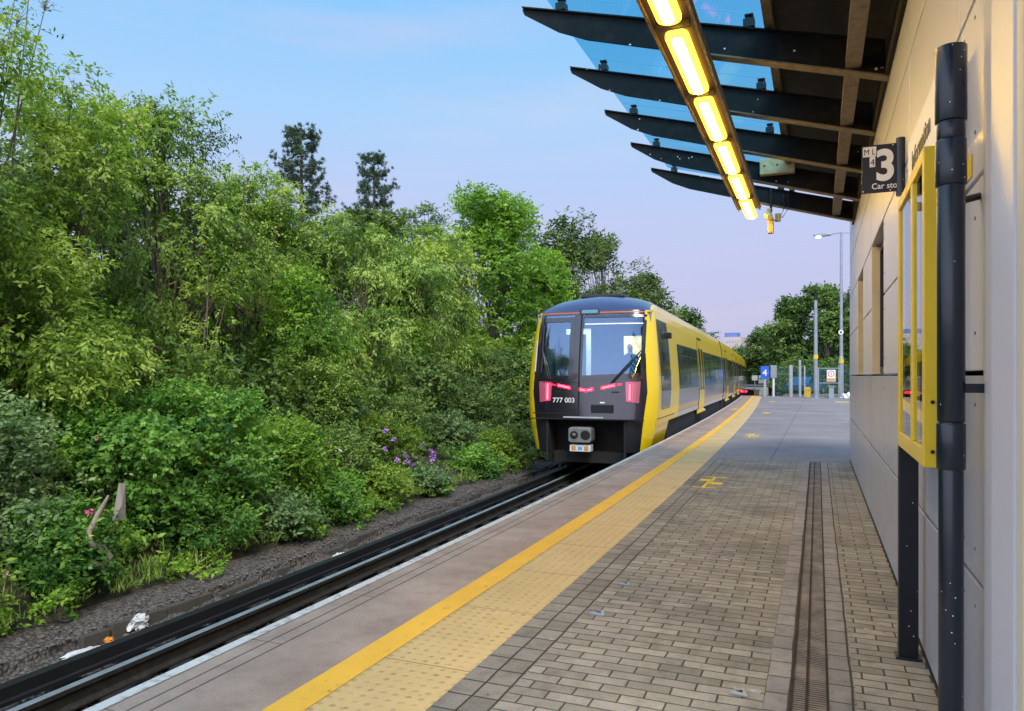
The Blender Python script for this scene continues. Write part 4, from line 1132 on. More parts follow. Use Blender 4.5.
# shorter column
r = P1('camera_column', 'shorter grey column with a yellow band and small black head', 'column', (-.12, 51.6, 0)); r['group'] = 'lamp columns at the platform end'
mb = MB(); mb.tube([(0, 0, 0), (0, 0, 6.35)], [.14, .1], 14); mb.box(-.22, .22, -.22, .22, 0, .04); mb.build('column', M['galv'], r)
MB().tube([(0, 0, 2.55), (0, 0, 2.8)], .148, 14).build('reflective_band', M['bandyellow'], r)
mb = MB(); mb.tube([(0, 0, 6.3), (.03, 0, 6.78)], [.1, .12], 10); mb.build('head', M['black'], r)

# fence
FA, FB = Vector((-3.0, 56.6, 0)), Vector((2.6, 53.9, 0))
fn = P1('mesh_fence', 'green wire mesh fence on posts across the platform end', 'fence', FA); d = (FB - FA); Lf = d.length; u = d.normalized()
def mesh_mat():
    m = bpy.data.materials.new('wire_mesh'); m.use_nodes = True; t = NT(m); b = t.n['Principled BSDF']; b.inputs['Base Color'].default_value = (.05, .13, .11, 1); b.inputs['Roughness'].default_value = .5; return m
M['mesh'] = mesh_mat()
M['fencepost'] = P('fence_post', (.36, .40, .40), .6, dirt=.3)
mb = MB(); wz = .0
k = 0.0
while k <= Lf + 10:
    p = FA + u * k - FA; mb.box(p.x - .008, p.x + .008, p.y - .008, p.y + .008, .05, 2.05); k += .09
ex = u * (Lf + 10)
for z in (.1, .45, .8, 1.15, 1.5, 1.85, 2.03): mb.tube([(0, 0, z), (ex.x, ex.y, z)], .014, 4)
mb.build('wire_panel', M['mesh'], fn)
k = .0
while k <= Lf + 8: 
    p = u * k; mb = MB(); mb.box(p.x - .045, p.x + .045, p.y - .09, p.y - .02, 0, 2.15); mb.build('post', M['fencepost'], fn); k += 2.4
for (x, y, h, w, lb) in ((-1.72, 54.6, 2.15, .13, 'thick grey bollard post in front of the fence, left of the tall thin post'), (-1.15, 55.2, 2.5, .09, 'tall thin pale post in front of the green mesh fence')):
    o = MB().tube([(0, 0, 0), (0, 0, h), (0, 0, h + .05)], [w, w, w * .5], 12).build('post', M['fencepost']); o.location = (x, y, 0); o.name = 'bollard_post'; tag(o, lb, 'post')
# gate
gt = P1('fence_gate', 'grey metal gate with a warning sign between the two lamp columns', 'gate', (.05, 52.3, 0))
mb = MB()
for x in (0, 1.28): mb.box(x - .04, x + .04, -.04, .04, 0, 2.0)
for z in (.05, 1.0, 1.95): mb.box(.04, 1.24, -.025, .025, z - .025, z + .025)
mb.build('gate_frame', M['galv'], gt)
mb = MB()
for k in range(1, 15): x = .04 + k * .08; mb.box(x - .006, x + .006, -.01, .01, .08, 1.92)
mb.build('bars', M['mesh'], gt)
mb = MB(); mb.box(.50, 1.02, -.06, -.045, 1.1, 1.85); sgn = mb.build('sign', M['white'], gt)
mb = MB()
for k in range(20):
    a, b = 2 * math.pi * k / 20, 2 * math.pi * (k + 1) / 20
    mb.add([(.76 + r_ * math.cos(t), -.063, 1.6 + r_ * math.sin(t)) for (r_, t) in ((.16, a), (.16, b), (.2, b), (.2, a))], [(0, 1, 2, 3)])
mb.box(.74, .78, -.064, -.061, 1.5, 1.7); mb.build('symbol', M['signred'], sgn)
MB().box(.52, 1.0, -.064, -.061, 1.14, 1.3).build('caption', M['orange'], sgn)
mb = MB(); mb.box(.62, .92, -.2, -.1, 0, .75); mb.box(.55, .98, -.25, -.05, .75, .82); o = mb.build('equipment_stand', M['galv']); o.location = (.05, 52.1, 0); tag(o, 'small grey metal stand in front of the fence gate', 'stand')
# signs
sg = P1('platform_number_sign', 'blue square sign with a white figure 4 on a grey post', 'sign', (-3.45, 55.2, 0))
MB().box(-.08, .08, -.05, .05, 0, 1.35).build('post', M['fencepost'], sg); bs = MB().box(-.28, .28, -.08, -.05, 1.25, 2.15).build('panel', M['signblue'], sg)
text('4', .62, M['white'], bs, face_viewer(-.16, -.085, 1.48), bold=.01)
sg = P1('white_equipment_post', 'pale box on a white post next to the blue sign', 'equipment box', (-2.9, 55.6, 0))
MB().tube([(0, 0, 0), (0, 0, 1.3)], .075, 12).build('post', M['whiteplastic'], sg); MB().box(-.2, .22, -.1, .1, 1.3, 2.2).build('box', M['galv'], sg, bevel=.02)
o = MB().box(-.3, .3, -.02, .02, 0, .35).build('green_sign', M['signgreen']); o.location = (2.25, 52.6, 1.5); tag(o, 'small green sign on the fence by the building corner', 'sign')
# grit bin, bag
g_ = P1('grit_bin', 'yellow bin standing at the foot of the shorter column', 'bin', (-.62, 53.3, 0))
g_.scale = (.8, .8, .9); MB().prism([(-.22, 0), (.22, 0), (.26, .55), (-.26, .55)], 'y', -.25, .25).build('tub', M['bandyellow'], g_, bevel=.03); MB().prism([(-.28, .56), (.28, .56), (.2, .78), (-.2, .78)], 'y', -.28, .28).build('lid', M['bandyellow'], g_, bevel=.03)
def crumple(name, loc, s, mat, label, cat, seed=1, group=None):
    rnd = random.Random(seed); bm = bmesh.new(); bmesh.ops.create_icosphere(bm, subdivisions=3, radius=1)
    for v in bm.verts: f = rnd.uniform(.5, 1.2); v.co = Vector((v.co.x * s[0] * f, v.co.y * s[1] * f, max(v.co.z, -.35) * s[2] * f))
    me = bpy.data.meshes.new(name); bm.to_mesh(me); bm.free(); me.materials.append(mat); o = bpy.data.objects.new(name, me); COL.objects.link(o); o.location = loc; tag(o, label, cat, group); return o
crumple('sack', (1.9, 51.8, .12), (.55, .3, .3), M['whiteplastic'], 'white sack lying at the foot of the tall street lamp', 'sack', 3)
crumple('paper_litter', (-6.2, 5.33, -1.0), (.08, .13, .09), M['paper'], 'crumpled white paper lying beside the third rail, larger piece', 'litter', 5)
crumple('paper_litter', (-6.06, 4.6, -1.02), (.07, .18, .035), M['paper'], 'flat white paper scrap near the orange wrapper', 'litter', 6)
crumple('orange_wrapper', (-6.1, 4.93, -1.01), (.035, .05, .03), M['orange'], 'small orange wrapper on the gravel by the conductor rail', 'litter', 8)
crumple('paper_litter', (edge(8.2) - 2.95, 8.3, -.98), (.07, .16, .05), M['paper'], 'small grey paper scrap beside the track, farthest one', 'litter', 9)
# parked car beyond the fence
car = P1('parked_car', 'blue parked car behind the mesh fence', 'car', (-.9, 66, -.04)); car.rotation_euler = (0, 0, R(68))
prof = [(-2.0, .3), (2.0, .3), (2.05, .75), (1.3, .92), (.7, 1.42), (-.9, 1.45), (-1.6, .95), (-2.05, .85)]
MB().prism(prof, 'y', -.85, .85).build('body', M['carblue'], car, bevel=.1)
MB().prism([(1.2, .95), (.68, 1.36), (-.85, 1.39), (-1.45, .98)], 'y', -.865, .865).build('side_window', M['winglass'], car)
for x in (-1.3, 1.3):
    for y in (-.8, .8):
        w = MB().tube([(x, y - .1, .31), (x, y + .1, .31)], .31, 18).build('wheel', M['tyre'], car); MB().tube([(x, y - .11, .31), (x, y + .11, .31)], .18, 14).build('rim', M['galv'], w)
# red lights of a signal by the line beyond the platform
for (x, z, y, lb, nn) in ((-5.35, .22, 60.5, 'pair of small red signal lamps low beside the line beyond the platform', 2), (-5.95, .22, 57.5, 'single small red signal lamp low beside the train end', 1)):
    s_ = P1('ground_signal', lb, 'signal', (x, y, -.9)); MB().box(-.06, .06, -.05, .05, 0, z + .75).build('post', M['black'], s_)
    MB().box(-.2 if nn == 2 else -.12, .3 if nn == 2 else .12, -.08, .08, z + .75, z + 1.1).build('housing', M['black'], s_, bevel=.02)
    for k in range(nn): MB().tube([(-.06 + .22 * k, -.12, z + .93), (-.06 + .22 * k, -.08, z + .93)], .085, 14).build('lens', M['red'], s_)
# lineside boxes/signs in the distance
for (x, y, z, w, h, lb) in ((-6.0, 80, .9, .28, .5, 'small white sign plate left of the larger white one beyond the platform'), (-5.0, 79, .6, .55, .8, 'larger pale sign plate beyond the platform end')):
    s_ = P1('lineside_sign', lb, 'sign', (x, y, -.9)); MB().tube([(0, 0, 0), (0, 0, 1 + z)], .05, 8).build('post', M['fencepost'], s_); MB().box(-w, w, -.03, -.052, 1 + z, 1 + z + h).build('panel', M['white'], s_)
cb = P1('equipment_cabinet', 'pale green low cabinet roof beside the line beyond the platform', 'cabinet', (-6.2, 84, -1.1)); MB().box(-1.3, 1.3, -.6, .6, 0, 1.5).build('cabinet', M['fencepost'], cb, bevel=.04); MB().box(-1.4, 1.4, -.7, .7, 1.503, 1.62).build('lid', M['galv'], cb)
pw_ = P1('low_parapet', 'dark low brick parapet wall running beyond the platform end', 'wall', (-4.5, 62, -1.1))
MB().box(-.2, .2, 0, 26, 0, 1.35, M=Matrix.Rotation(R(18), 4, 'Z')).build('wall', P('dark_brick', (.10, .06, .05), .9, var=.3, bump=.3, bscale=8), pw_); MB().box(-.26, .26, 0, 26, 1.352, 1.45, M=Matrix.Rotation(R(18), 4, 'Z')).build('coping', M['concrete'], pw_)

# tower block, far hill
tb = P1('tower_block', 'pale distant tower block with a blue plant room on its roof', 'building', (-41, 420, -2))
Mx = Matrix.Rotation(R(-12), 4, 'Z')
MB().box(-4.2, 4.2, -6, 6, 0, 24.5, M=Mx).build('wall', M['towerwall'], tb)
MB().box(-5.6, 1.2, -3, 3, 24.5, 27.0, M=Mx).build('plant_room', M['towerblue'], tb)
wm = P('tower_window', (.4, .36, .35), .5)
for f in range(8):
    for k in range(5):
        x = -3.3 + k * 1.6; MB().box(x - .5, x + .5, -6.06, -6.01, 2 + f * 2.75, 3.4 + f * 2.75, M=Mx).build('window', wm, tb)
def hill():
    mb = MB(); n = 60
    for i in range(n + 1):
        x = -700 + 1400 * i / n; z = 13 + 8 * math.sin(i * .31) + 4 * math.sin(i * .83 + 1)
        mb.v += [(x, 1500, -2), (x, 1560, max(2, z)), (x, 1800, max(2, z * 1.1))]
    for i in range(n):
        for j in range(2): a = i * 3 + j; mb.f.append((a, a + 3, a + 4, a + 1)); mb.m.append(0)
    o = mb.build('hill', P('far_hill', (.12, .15, .22), .9), smooth=True); o['kind'] = 'structure'
hill()

# ================================================================== VEGETATION
def mesh_np(name, V, Fq, tint, mat):
    me = bpy.data.meshes.new(name); nv, nf = len(V), len(Fq)
    me.vertices.add(nv); me.vertices.foreach_set('co', V.astype(np.float32).ravel())
    me.loops.add(nf * 4); me.loops.foreach_set('vertex_index', Fq.astype(np.int32).ravel())
    me.polygons.add(nf); me.polygons.foreach_set('loop_start', np.arange(0, nf * 4, 4, dtype=np.int32))
    me.polygons.foreach_set('loop_total', np.full(nf, 4, dtype=np.int32)) if bpy.app.version < (4, 0, 0) else None
    me.update(calc_edges=True)
    if tint is not None:
        a = me.attributes.new('tint', 'FLOAT', 'FACE'); a.data.foreach_set('value', tint.astype(np.float32))
    me.materials.append(mat); return me
def nrm(a): return a / np.maximum(np.linalg.norm(a, axis=-1, keepdims=True), 1e-6)
def leaf_mesh(name, B_, D_, N_, L_, W_, tint, mat, fold=.12, shape=.45):
    """B base points, D direction, N normal"""
    S = nrm(np.cross(D_, N_)); L = L_[:, None]; W = W_[:, None]
    mid = B_ + D_ * L * shape
    up = np.cross(S, D_)
    v = np.stack([B_, mid + S * W * .5 + up * W * fold, B_ + D_ * L - up * L * .08, mid - S * W * .5 + up * W * fold], 1).reshape(-1, 3)
    n = len(B_); F = np.arange(n * 4).reshape(n, 4); return mesh_np(name, v, F, tint, mat)
def foliage(name, centres, rads, nspr, per, L, W, spr_len, mat, up=.25, droop=.0, flat=.75, seed=0, tintbase=.5, bias=.5):
    """centres: (K,3) leaf clump centres, rads: (K,); nspr sprigs per clump, per leaves per sprig"""
    g = np.random.default_rng(seed); K = len(centres); C0 = np.mean(centres, 0)
    ci = np.repeat(np.arange(K), nspr); n = len(ci)
    rnd = nrm(g.normal(size=(n, 3))); rad = rads[ci][:, None] * (g.random((n, 1)) ** bias)
    off = rnd * rad; off[:, 2] *= flat
    pos = centres[ci] + off
    out = nrm(off * 1.0 + nrm(centres[ci] - C0) * rads[ci][:, None] * .8)
    d = nrm(out + g.normal(size=(n, 3)) * .45 + np.array([0, 0, up - droop]))
    si = np.repeat(np.arange(n), per); m = len(si); t = np.tile(np.linspace(.0, 1, per), n)[:, None]
    bend = np.array([0, 0, -droop * .6])
    base = pos[si] + d[si] * spr_len * t + bend * spr_len * t ** 2 + g.normal(size=(m, 3)) * spr_len * .05
    side = nrm(np.cross(d[si], g.normal(size=(m, 3)) * .5 + np.array([0, 0, 1.0]))) * np.where(np.arange(m) % 2 == 0, 1, -1)[:, None]
    ld = nrm(side * .9 + d[si] * .6 + g.normal(size=(m, 3)) * .3 + np.array([0, 0, -droop]))
    nn = nrm(np.array([0, 0, .75]) + g.normal(size=(m, 3)) * .6 + out[si] * .6)
    Ls = L * np.clip(g.lognormal(-.08, .32, m), .4, 1.7); Ws = W * g.uniform(.7, 1.2, m)
    tc = np.clip(g.normal(tintbase, .25, K), 0, 1)[ci][si]; ts = g.normal(0, .09, n)[si]
    tint = np.clip(tc + ts + g.normal(0, .1, m), 0, 1)
    return leaf_mesh(name, base, ld, nn, Ls, Ws, tint, mat)
def clumps(g, cx, rx, rz, zb, zt, K, r0, shell=.55, base_taper=True):
    """clump centres through an uneven crown volume between zb and zt"""
    lob = []; nl = g.integers(6, 10)
    for k in range(nl):
        a = g.uniform(0, 2 * math.pi); q = g.uniform(.15, .62); h = g.uniform(.12, .86)
        wz = math.sin(math.pi * min(1, h * .85 + .2)) ** .6
        lob.append((rx * q * math.cos(a) * wz, rx * q * math.sin(a) * wz, zb + (zt - zb) * h, rx * g.uniform(.36, .6)))
    lob.append((g.uniform(-.15, .15) * rx, g.uniform(-.15, .15) * rx, zt - rx * .38, rx * .38))
    P_ = []; 
    for k in range(K):
        l = lob[g.integers(0, len(lob))]; dd = nrm(g.normal(size=3)); q = shell + (1 - shell) * g.random()
        p = np.array(l[:3]) + dd * l[3] * q * np.array([1, 1, .85]); p[2] = min(max(p[2], zb + .05), zt - r0 * .3); P_.append(p)
    return np.array(P_)
def skeleton(mb, g, C, base, h0, r, nlimb, tw=3, rads=None):
    """trunk, limbs to clumps, fine twigs"""
    top = C[np.argmax(C[:, 2])]; cm = C.mean(0)
    pts = [Vector(base)]; k = 6
    for i in range(1, k + 1):
        t = i / k; pts.append(Vector((base[0] + (cm[0] - base[0]) * t + g.normal() * .06 * r * 6, base[1] + (cm[1] - base[1]) * t + g.normal() * .06 * r * 6, base[2] + (top[2] - .15 - base[2]) * t)))
    rad = [r * (1 - .85 * i / k) for i in range(k + 1)]
    mb.tube(pts, rad, 8, cap=False)
    sel = g.permutation(len(C))[:nlimb]
    for ii in sel:
        c = Vector(C[ii]); zt_ = base[2] + (c.z - base[2]) * g.uniform(.35, .75); t = (zt_ - base[2]) / max(.1, top[2] - .15 - base[2]); t = min(max(t, .05), .95)
        f = t * k; i0 = min(int(f), k - 1); s = pts[i0].lerp(pts[i0 + 1], f - i0); rr = r * (1 - .85 * t) * .45 + .004
        m = s.lerp(c, .5) + Vector((g.normal() * .08, g.normal() * .08, -.06 * (c - s).length))
        mb.tube([s, m, c], [rr, rr * .6, rr * .25], 5, cap=False)
        for _ in range(tw):
            d = Vector(nrm(g.normal(size=3) + nrm(np.array(c) - cm) * 1.2 + np.array([0, 0, .4]))); L = g.uniform(.2, .55) * (rads if rads else .6)
            mb.tube([c, c + d * L * .5 + Vector((0, 0, .02)), c + d * L], [rr * .25, rr * .18, .002], 4, cap=False)

LM = {
 'ash':   LEAF('leaf_ash', (.030, .055, .010), (.098, .155, .020), (.24, .30, .06), .36),
 'olive': LEAF('leaf_olive', (.032, .060, .012), (.092, .145, .026), (.21, .27, .06), .3),
 'lime':  LEAF('leaf_lime', (.030, .070, .008), (.085, .155, .018), (.18, .27, .035), .36),
 'bright': LEAF('leaf_bright', (.018, .055, .010), (.055, .125, .020), (.14, .24, .04), .33),
 'grey':  LEAF('leaf_grey', (.040, .075, .030), (.085, .135, .05), (.18, .235, .10), .25),
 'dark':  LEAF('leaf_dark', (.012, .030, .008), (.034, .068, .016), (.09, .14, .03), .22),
 'moss':  LEAF('leaf_moss', (.028, .050, .014), (.066, .100, .026), (.14, .18, .05), .25),
 'pine':  LEAF('pine_needles', (.016, .034, .024), (.036, .065, .040), (.09, .12, .07), .15),
 'grass': LEAF('grass_blade', (.04, .08, .015), (.10, .16, .03), (.22, .27, .07), .3),
 'pink': P('pink_petal', (.75, .12, .32), .6), 'white': P('white_petal', (.75, .72, .68), .6), 'purple': P('purple_petal', (.42, .22, .62), .6), 'palepink': P('pale_pink_petal', (.75, .42, .38), .6)}

def make_tree(name, label, cat, x, y, zg, zt, rx, kind, seed, K=70, cr=.55, nspr=34, per=11, L=.088, W=.042, spr=.27, droop=.3, zb=None, group='trees on the embankment', limbs=None, tr=.11, crown='crown', tintbase=.5, tw=3, flat=.75, trunk='trunk'):
    g = np.random.default_rng(seed); root = empty(name, (x, y, zg), label=label, cat=cat, group=group)
    h = zt - zg; b = (zb - zg) if zb is not None else h * .22
    C = clumps(g, 0, rx, rx, b, h, K, cr)
    rads = g.uniform(.55, 1.15, K) * cr
    me = foliage(crown, C, rads, nspr, per, L, W, spr, LM[kind], droop=droop, seed=seed + 100, tintbase=tintbase, flat=flat)
    o = bpy.data.objects.new(crown, me); COL.objects.link(o); o.parent = root
    mb = MB(); skeleton(mb, g, C, (0, 0, -.2), 0, tr, limbs if limbs is not None else K, tw, cr)
    mb.build(trunk, M['bark'], root, smooth=True); return root

def dupe_tree(src, label, x, y, zg, rz, sc_=(1, 1, 1)):
    r = copy_tree(src); r.location = (x, y, zg); r.rotation_euler = (0, 0, rz); r.scale = sc_; r['label'] = label; return r
# ---- mid row of small trees, near to far
T = make_tree
T('ash_tree', 'broad leafy tree at the far left edge with bare twigs reaching above', 'tree', -9.6, 5.0, -.3, 6.2, 1.9, 'ash', 1, K=84, nspr=36, droop=.55, tw=6)
T('ash_tree', 'tall leafy tree second from the left with an uneven open top', 'tree', -10.4, 7.6, -.2, 6.1, 1.9, 'ash', 2, K=88, nspr=36, droop=.65, tintbase=.5, tw=4)
T('ash_tree', 'green tree third from the left whose outer shoots stick up at the right', 'tree', -10.9, 10.0, -.2, 6.6, 2.0, 'olive', 3, K=88, nspr=36, droop=.65, tintbase=.5, tw=4)
T('ash_tree', 'lower green tree between the tall left trees and the first pine', 'tree', -11.6, 13.2, -.1, 6.0, 2.0, 'ash', 4, K=84, nspr=34, droop=.65, tintbase=.55)
T('hazel_tree', 'tree with long drooping yellow green leaves in front of the first pine', 'tree', -10.6, 14.6, -.2, 5.2, 2.0, 'olive', 5, K=80, nspr=32, droop=.8, L=.11, W=.045, tintbase=.6)
T('hazel_tree', 'tree with drooping yellow green leaves in front of the second pine', 'tree', -10.9, 18.0, -.2, 5.3, 2.2, 'olive', 6, K=80, nspr=30, droop=.8, L=.12, W=.048, tintbase=.58)
T('hazel_tree', 'light green leafy tree right of the second pine and behind the purple flowers', 'tree', -11.4, 21.6, -.1, 6.3, 2.3, 'ash', 7, K=75, nspr=30, droop=.6, L=.125, W=.056, tintbase=.6)
T('birch_tree', 'thin feathery tree with sky showing through left of the bright lime tree', 'tree', -14.4, 26.2, 0, 8.3, 1.9, 'grey', 8, K=60, nspr=14, droop=.3, L=.14, W=.07, cr=.6, tintbase=.4)
T('lime_tree', 'tall rounded bright lime green tree behind the train front', 'tree', -13.0, 29.5, -.1, 9.5, 2.9, 'lime', 9, K=110, nspr=26, per=8, L=.17, W=.10, cr=.8, spr=.38, droop=.15, tintbase=.5, tr=.15, zb=1.0, limbs=50)
T('lime_tree', 'second lime green tree directly behind the train roof', 'tree', -12.6, 34.5, -.1, 7.7, 2.3, 'lime', 10, K=80, nspr=22, per=8, L=.18, W=.11, cr=.7, spr=.38, droop=.15, tintbase=.55, tr=.14, zb=1.0, limbs=40)
T('thin_tree', 'thin nearly bare twiggy tree against the sky in the top left corner', 'tree', -9.9, 6.1, -.2, 7.6, 1.15, 'dark', 171, K=46, nspr=3, per=4, L=.08, W=.03, droop=.2, tintbase=.7, tw=12, cr=.5, tr=.06)
# behind the second row, filling to the sky line
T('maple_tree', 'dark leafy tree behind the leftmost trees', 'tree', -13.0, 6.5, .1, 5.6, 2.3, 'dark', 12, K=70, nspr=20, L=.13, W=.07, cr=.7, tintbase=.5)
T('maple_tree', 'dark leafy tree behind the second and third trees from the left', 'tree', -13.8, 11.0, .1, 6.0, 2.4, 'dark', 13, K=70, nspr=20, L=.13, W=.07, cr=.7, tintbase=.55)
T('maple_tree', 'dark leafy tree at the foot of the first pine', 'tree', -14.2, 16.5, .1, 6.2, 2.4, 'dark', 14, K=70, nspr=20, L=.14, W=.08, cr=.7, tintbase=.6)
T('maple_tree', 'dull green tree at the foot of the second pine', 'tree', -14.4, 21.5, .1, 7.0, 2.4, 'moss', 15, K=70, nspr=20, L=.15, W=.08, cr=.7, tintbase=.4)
# far row along the line
T('alder_tree', 'tall dark green tree just right of the lime trees above the train roof', 'tree', -15.2, 45.0, 0, 11.4, 3.6, 'moss', 16, K=110, nspr=22, per=7, L=.26, W=.15, cr=1.0, spr=.5, droop=.2, tintbase=.35, tr=.2, zb=1.5)
T('alder_tree', 'dark green tree with a pointed crown above the middle of the train', 'tree', -16.4, 59.0, 0, 12.9, 3.9, 'moss', 17, K=110, nspr=20, per=7, L=.30, W=.17, cr=1.1, spr=.6, droop=.2, tintbase=.4, tr=.2, zb=1.5)
T('alder_tree', 'dark green tree whose crown falls towards the train roof on the right', 'tree', -14.6, 68.0, 0, 11.6, 3.6, 'moss', 18, K=100, nspr=20, per=7, L=.32, W=.18, cr=1.1, spr=.6, droop=.2, tintbase=.35, tr=.2, zb=1.5)
T('alder_tree', 'small far tree just above the train roof', 'tree', -13.4, 83.0, 0, 8.8, 3.6, 'dark', 19, K=70, nspr=20, per=7, L=.34, W=.2, cr=1.1, spr=.6, tintbase=.6, zb=.5)
T('alder_tree', 'farthest low tree where the train roof meets the sky', 'tree', -14.0, 94.0, 0, 7.8, 3.4, 'dark', 20, K=70, nspr=20, per=7, L=.36, W=.2, cr=1.1, spr=.6, tintbase=.5, zb=.5)

# ---- shrubs: front rows
def shrub(label, x, y, zt, rx, kind, seed, zg=-.75, K=46, cr=.36, nspr=34, per=8, L=.06, W=.036, spr=.16, droop=.1, tintbase=.5, flat=.8, name='shrub', limbs=30):
    return make_tree(name, label, 'shrub', x, y, zg, zt, rx, kind, seed, K=K, cr=cr, nspr=nspr, per=per, L=L, W=W, spr=spr, droop=droop, zb=zg + .12, group='shrubs along the foot of the embankment', limbs=limbs, tr=.035, crown='foliage', tintbase=tintbase, tw=2, flat=flat, trunk='stem')
shrub('grey green rose bush filling the bottom left corner', -7.9, 3.3, 1.0, 1.05, 'grey', 40, nspr=40, K=60)
shrub('grey green rose bush with pink blooms at the left edge', -8.1, 5.0, 1.25, 1.1, 'grey', 41, nspr=40, K=60)
shrub('bright green shrub with broad leaves above the white litter', -8.0, 6.6, 1.15, 1.1, 'bright', 42, K=60, L=.066, W=.048, nspr=38)
shrub('bright green broad leaved shrub beside the pale dead branch', -8.0, 8.0, 1.25, 1.05, 'bright', 43, K=60, L=.066, W=.048, nspr=38, tintbase=.55)
shrub('low dark green shrub hanging over the cess left of the dead branch', -7.3, 5.4, .05, .62, 'bright', 44, K=34, cr=.3, tintbase=.3)
shrub('low mid green shrub at the bank foot right of the dead branch', -7.35, 7.2, .0, .6, 'bright', 45, K=34, cr=.3, tintbase=.35)
shrub('yellow green shrub with tiny white blooms at the bank foot', -7.8, 9.3, .7, .95, 'lime', 46, K=50, tintbase=.4, nspr=30)
shrub('wide olive shrub with spreading shelves of small leaves', -8.7, 11.2, 1.75, 1.35, 'olive', 47, K=64, cr=.42, tintbase=.45, flat=.45)
shrub('dark green shrub below the olive shelves', -8.0, 11.2, .55, .9, 'dark', 48, K=46, tintbase=.75)
shrub('green bramble mound between the olive shrub and the purple flowers', -8.3, 12.9, .5, .9, 'ash', 49, K=46, tintbase=.35)
shrub('dark shrub carrying the purple flowers', -8.9, 14.7, .9, 1.1, 'dark', 50, K=52, tintbase=.85, L=.07)
shrub('grey green soft shrub right of the purple flowers', -8.7, 17.0, .35, 1.1, 'grey', 51, K=52, tintbase=.3, L=.08)
shrub('brownish olive shrub behind the soft grey shrub', -10.0, 19.5, 1.8, 1.6, 'moss', 52, K=64, cr=.5, tintbase=.55, L=.09, flat=.5)
shrub('olive shrub with hanging shelves left of the train', -10.2, 22.5, 2.2, 1.7, 'moss', 53, K=64, cr=.5, tintbase=.5, L=.10, flat=.5)
shrub('small pale weedy shrub at the bank foot left of the train', -8.9, 20.0, -.05, .9, 'grey', 54, K=44, tintbase=.45, L=.09)
shrub('dark low shrub behind the left side of the train front', -9.6, 24.0, .6, 1.3, 'moss', 55, K=50, tintbase=.35, L=.11)
shrub('green shrub behind the roof corner of the train', -11.4, 27.0, 3.0, 1.9, 'ash', 56, K=64, cr=.55, tintbase=.35, L=.13, W=.07)
shrub('tall yellow green shrub in front of the leftmost trees', -9.0, 6.6, 3.2, 1.35, 'ash', 57, K=60, cr=.48, L=.075, W=.036, droop=.5, tintbase=.55, nspr=36)
shrub('tall green shrub in front of the second tree from the left', -9.3, 9.2, 3.6, 1.4, 'ash', 58, K=60, cr=.48, L=.075, W=.036, droop=.6, tintbase=.5, nspr=36)
shrub('tall yellow green shrub in front of the third tree from the left', -9.6, 11.9, 3.6, 1.4, 'lime', 59, K=60, cr=.48, L=.08, W=.038, droop=.6, tintbase=.35, nspr=36)
shrub('tall olive shrub above the purple flowers', -10.3, 16.6, 3.1, 1.5, 'ash', 60, K=60, cr=.48, L=.11, W=.055, droop=.4, tintbase=.5, nspr=24)
shrub('leafy shrub at the far left edge under the tree', -9.0, 4.0, 3.0, 1.3, 'ash', 61, K=56, cr=.48, L=.07, W=.036, droop=.5, tintbase=.4, nspr=36)
shrub('tall green shrub in front of the lime tree trunk', -12.0, 25.0, 5.0, 1.9, 'ash', 160, K=66, cr=.6, L=.14, W=.07, droop=.3, tintbase=.45, nspr=24)
shrub('tall yellow green shrub below the bright lime crown', -11.9, 30.0, 5.4, 1.9, 'lime', 161, K=66, cr=.6, L=.15, W=.09, droop=.2, tintbase=.35, nspr=24)
i = 62
_sp = [('bright', .45), ('ash', .35), ('grey', .35)]
protos = []
for k, (y, lb) in enumerate(((2.6, 'low leafy shrub spilling over the bank foot at the bottom left corner'), (3.9, 'low leafy shrub spilling over the bank foot below the grey green rose bush'),
        (8.6, 'low grey green shrub spilling over the bank foot past the dead branch'), (9.9, 'low shrub spilling over the bank foot below the yellow green shrub'),
        (11.4, 'low shrub spilling over the bank foot below the dark green shrub'), (12.9, 'low shrub spilling over the bank foot before the purple flowers'),
        (15.6, 'low grey green shrub spilling over the bank foot after the purple flowers'), (17.6, 'low shrub spilling over the bank foot a little left of the train'),
        (20.2, 'low shrub spilling over the bank foot right beside the train front'), (23.0, 'low shrub at the bank foot hidden partly by the train front'))):
    zt_ = -.25 + .12 * math.sin(k * 2.1)
    if k < 3:
        protos.append(shrub(lb, edge(y) - 4.22, y, zt_, .72, _sp[k][0], 170 + k, zg=-.95, K=34, cr=.3, tintbase=_sp[k][1], L=.065, W=.042, nspr=26))
    else: dupe_tree(protos[k % 3], lb, edge(y) - 4.25, y, -.95, 1.3 * k, (1.0, 1.15, 1.0 + .15 * math.sin(k)))
far = [(-10.2, 30, 1.6, 1.8), (-11.0, 34.5, 2.4, 2.1), (-11.4, 40, 3.0, 2.6), (-12.0, 46, 3.2, 2.8), (-12.8, 53, 3.4, 3.0), (-13.6, 62, 3.4, 3.2), (-15, 72, 3.6, 3.4)]
far_lb = ['dark shrub partly hidden by the train front', 'shrub behind the first train car', 'tall shrub behind the first train car doors', 'tall shrub behind the end of the first train car', 'tall shrub behind the second train car', 'tall shrub behind the third train car', 'tall shrub behind the last train car']
for (x, y, z, r_), lb in zip(far, far_lb):
    shrub(lb, x, y, z, r_, 'moss', i, K=50, cr=.7, L=.16, W=.10, nspr=24, spr=.3, tintbase=.4, limbs=10); i += 1
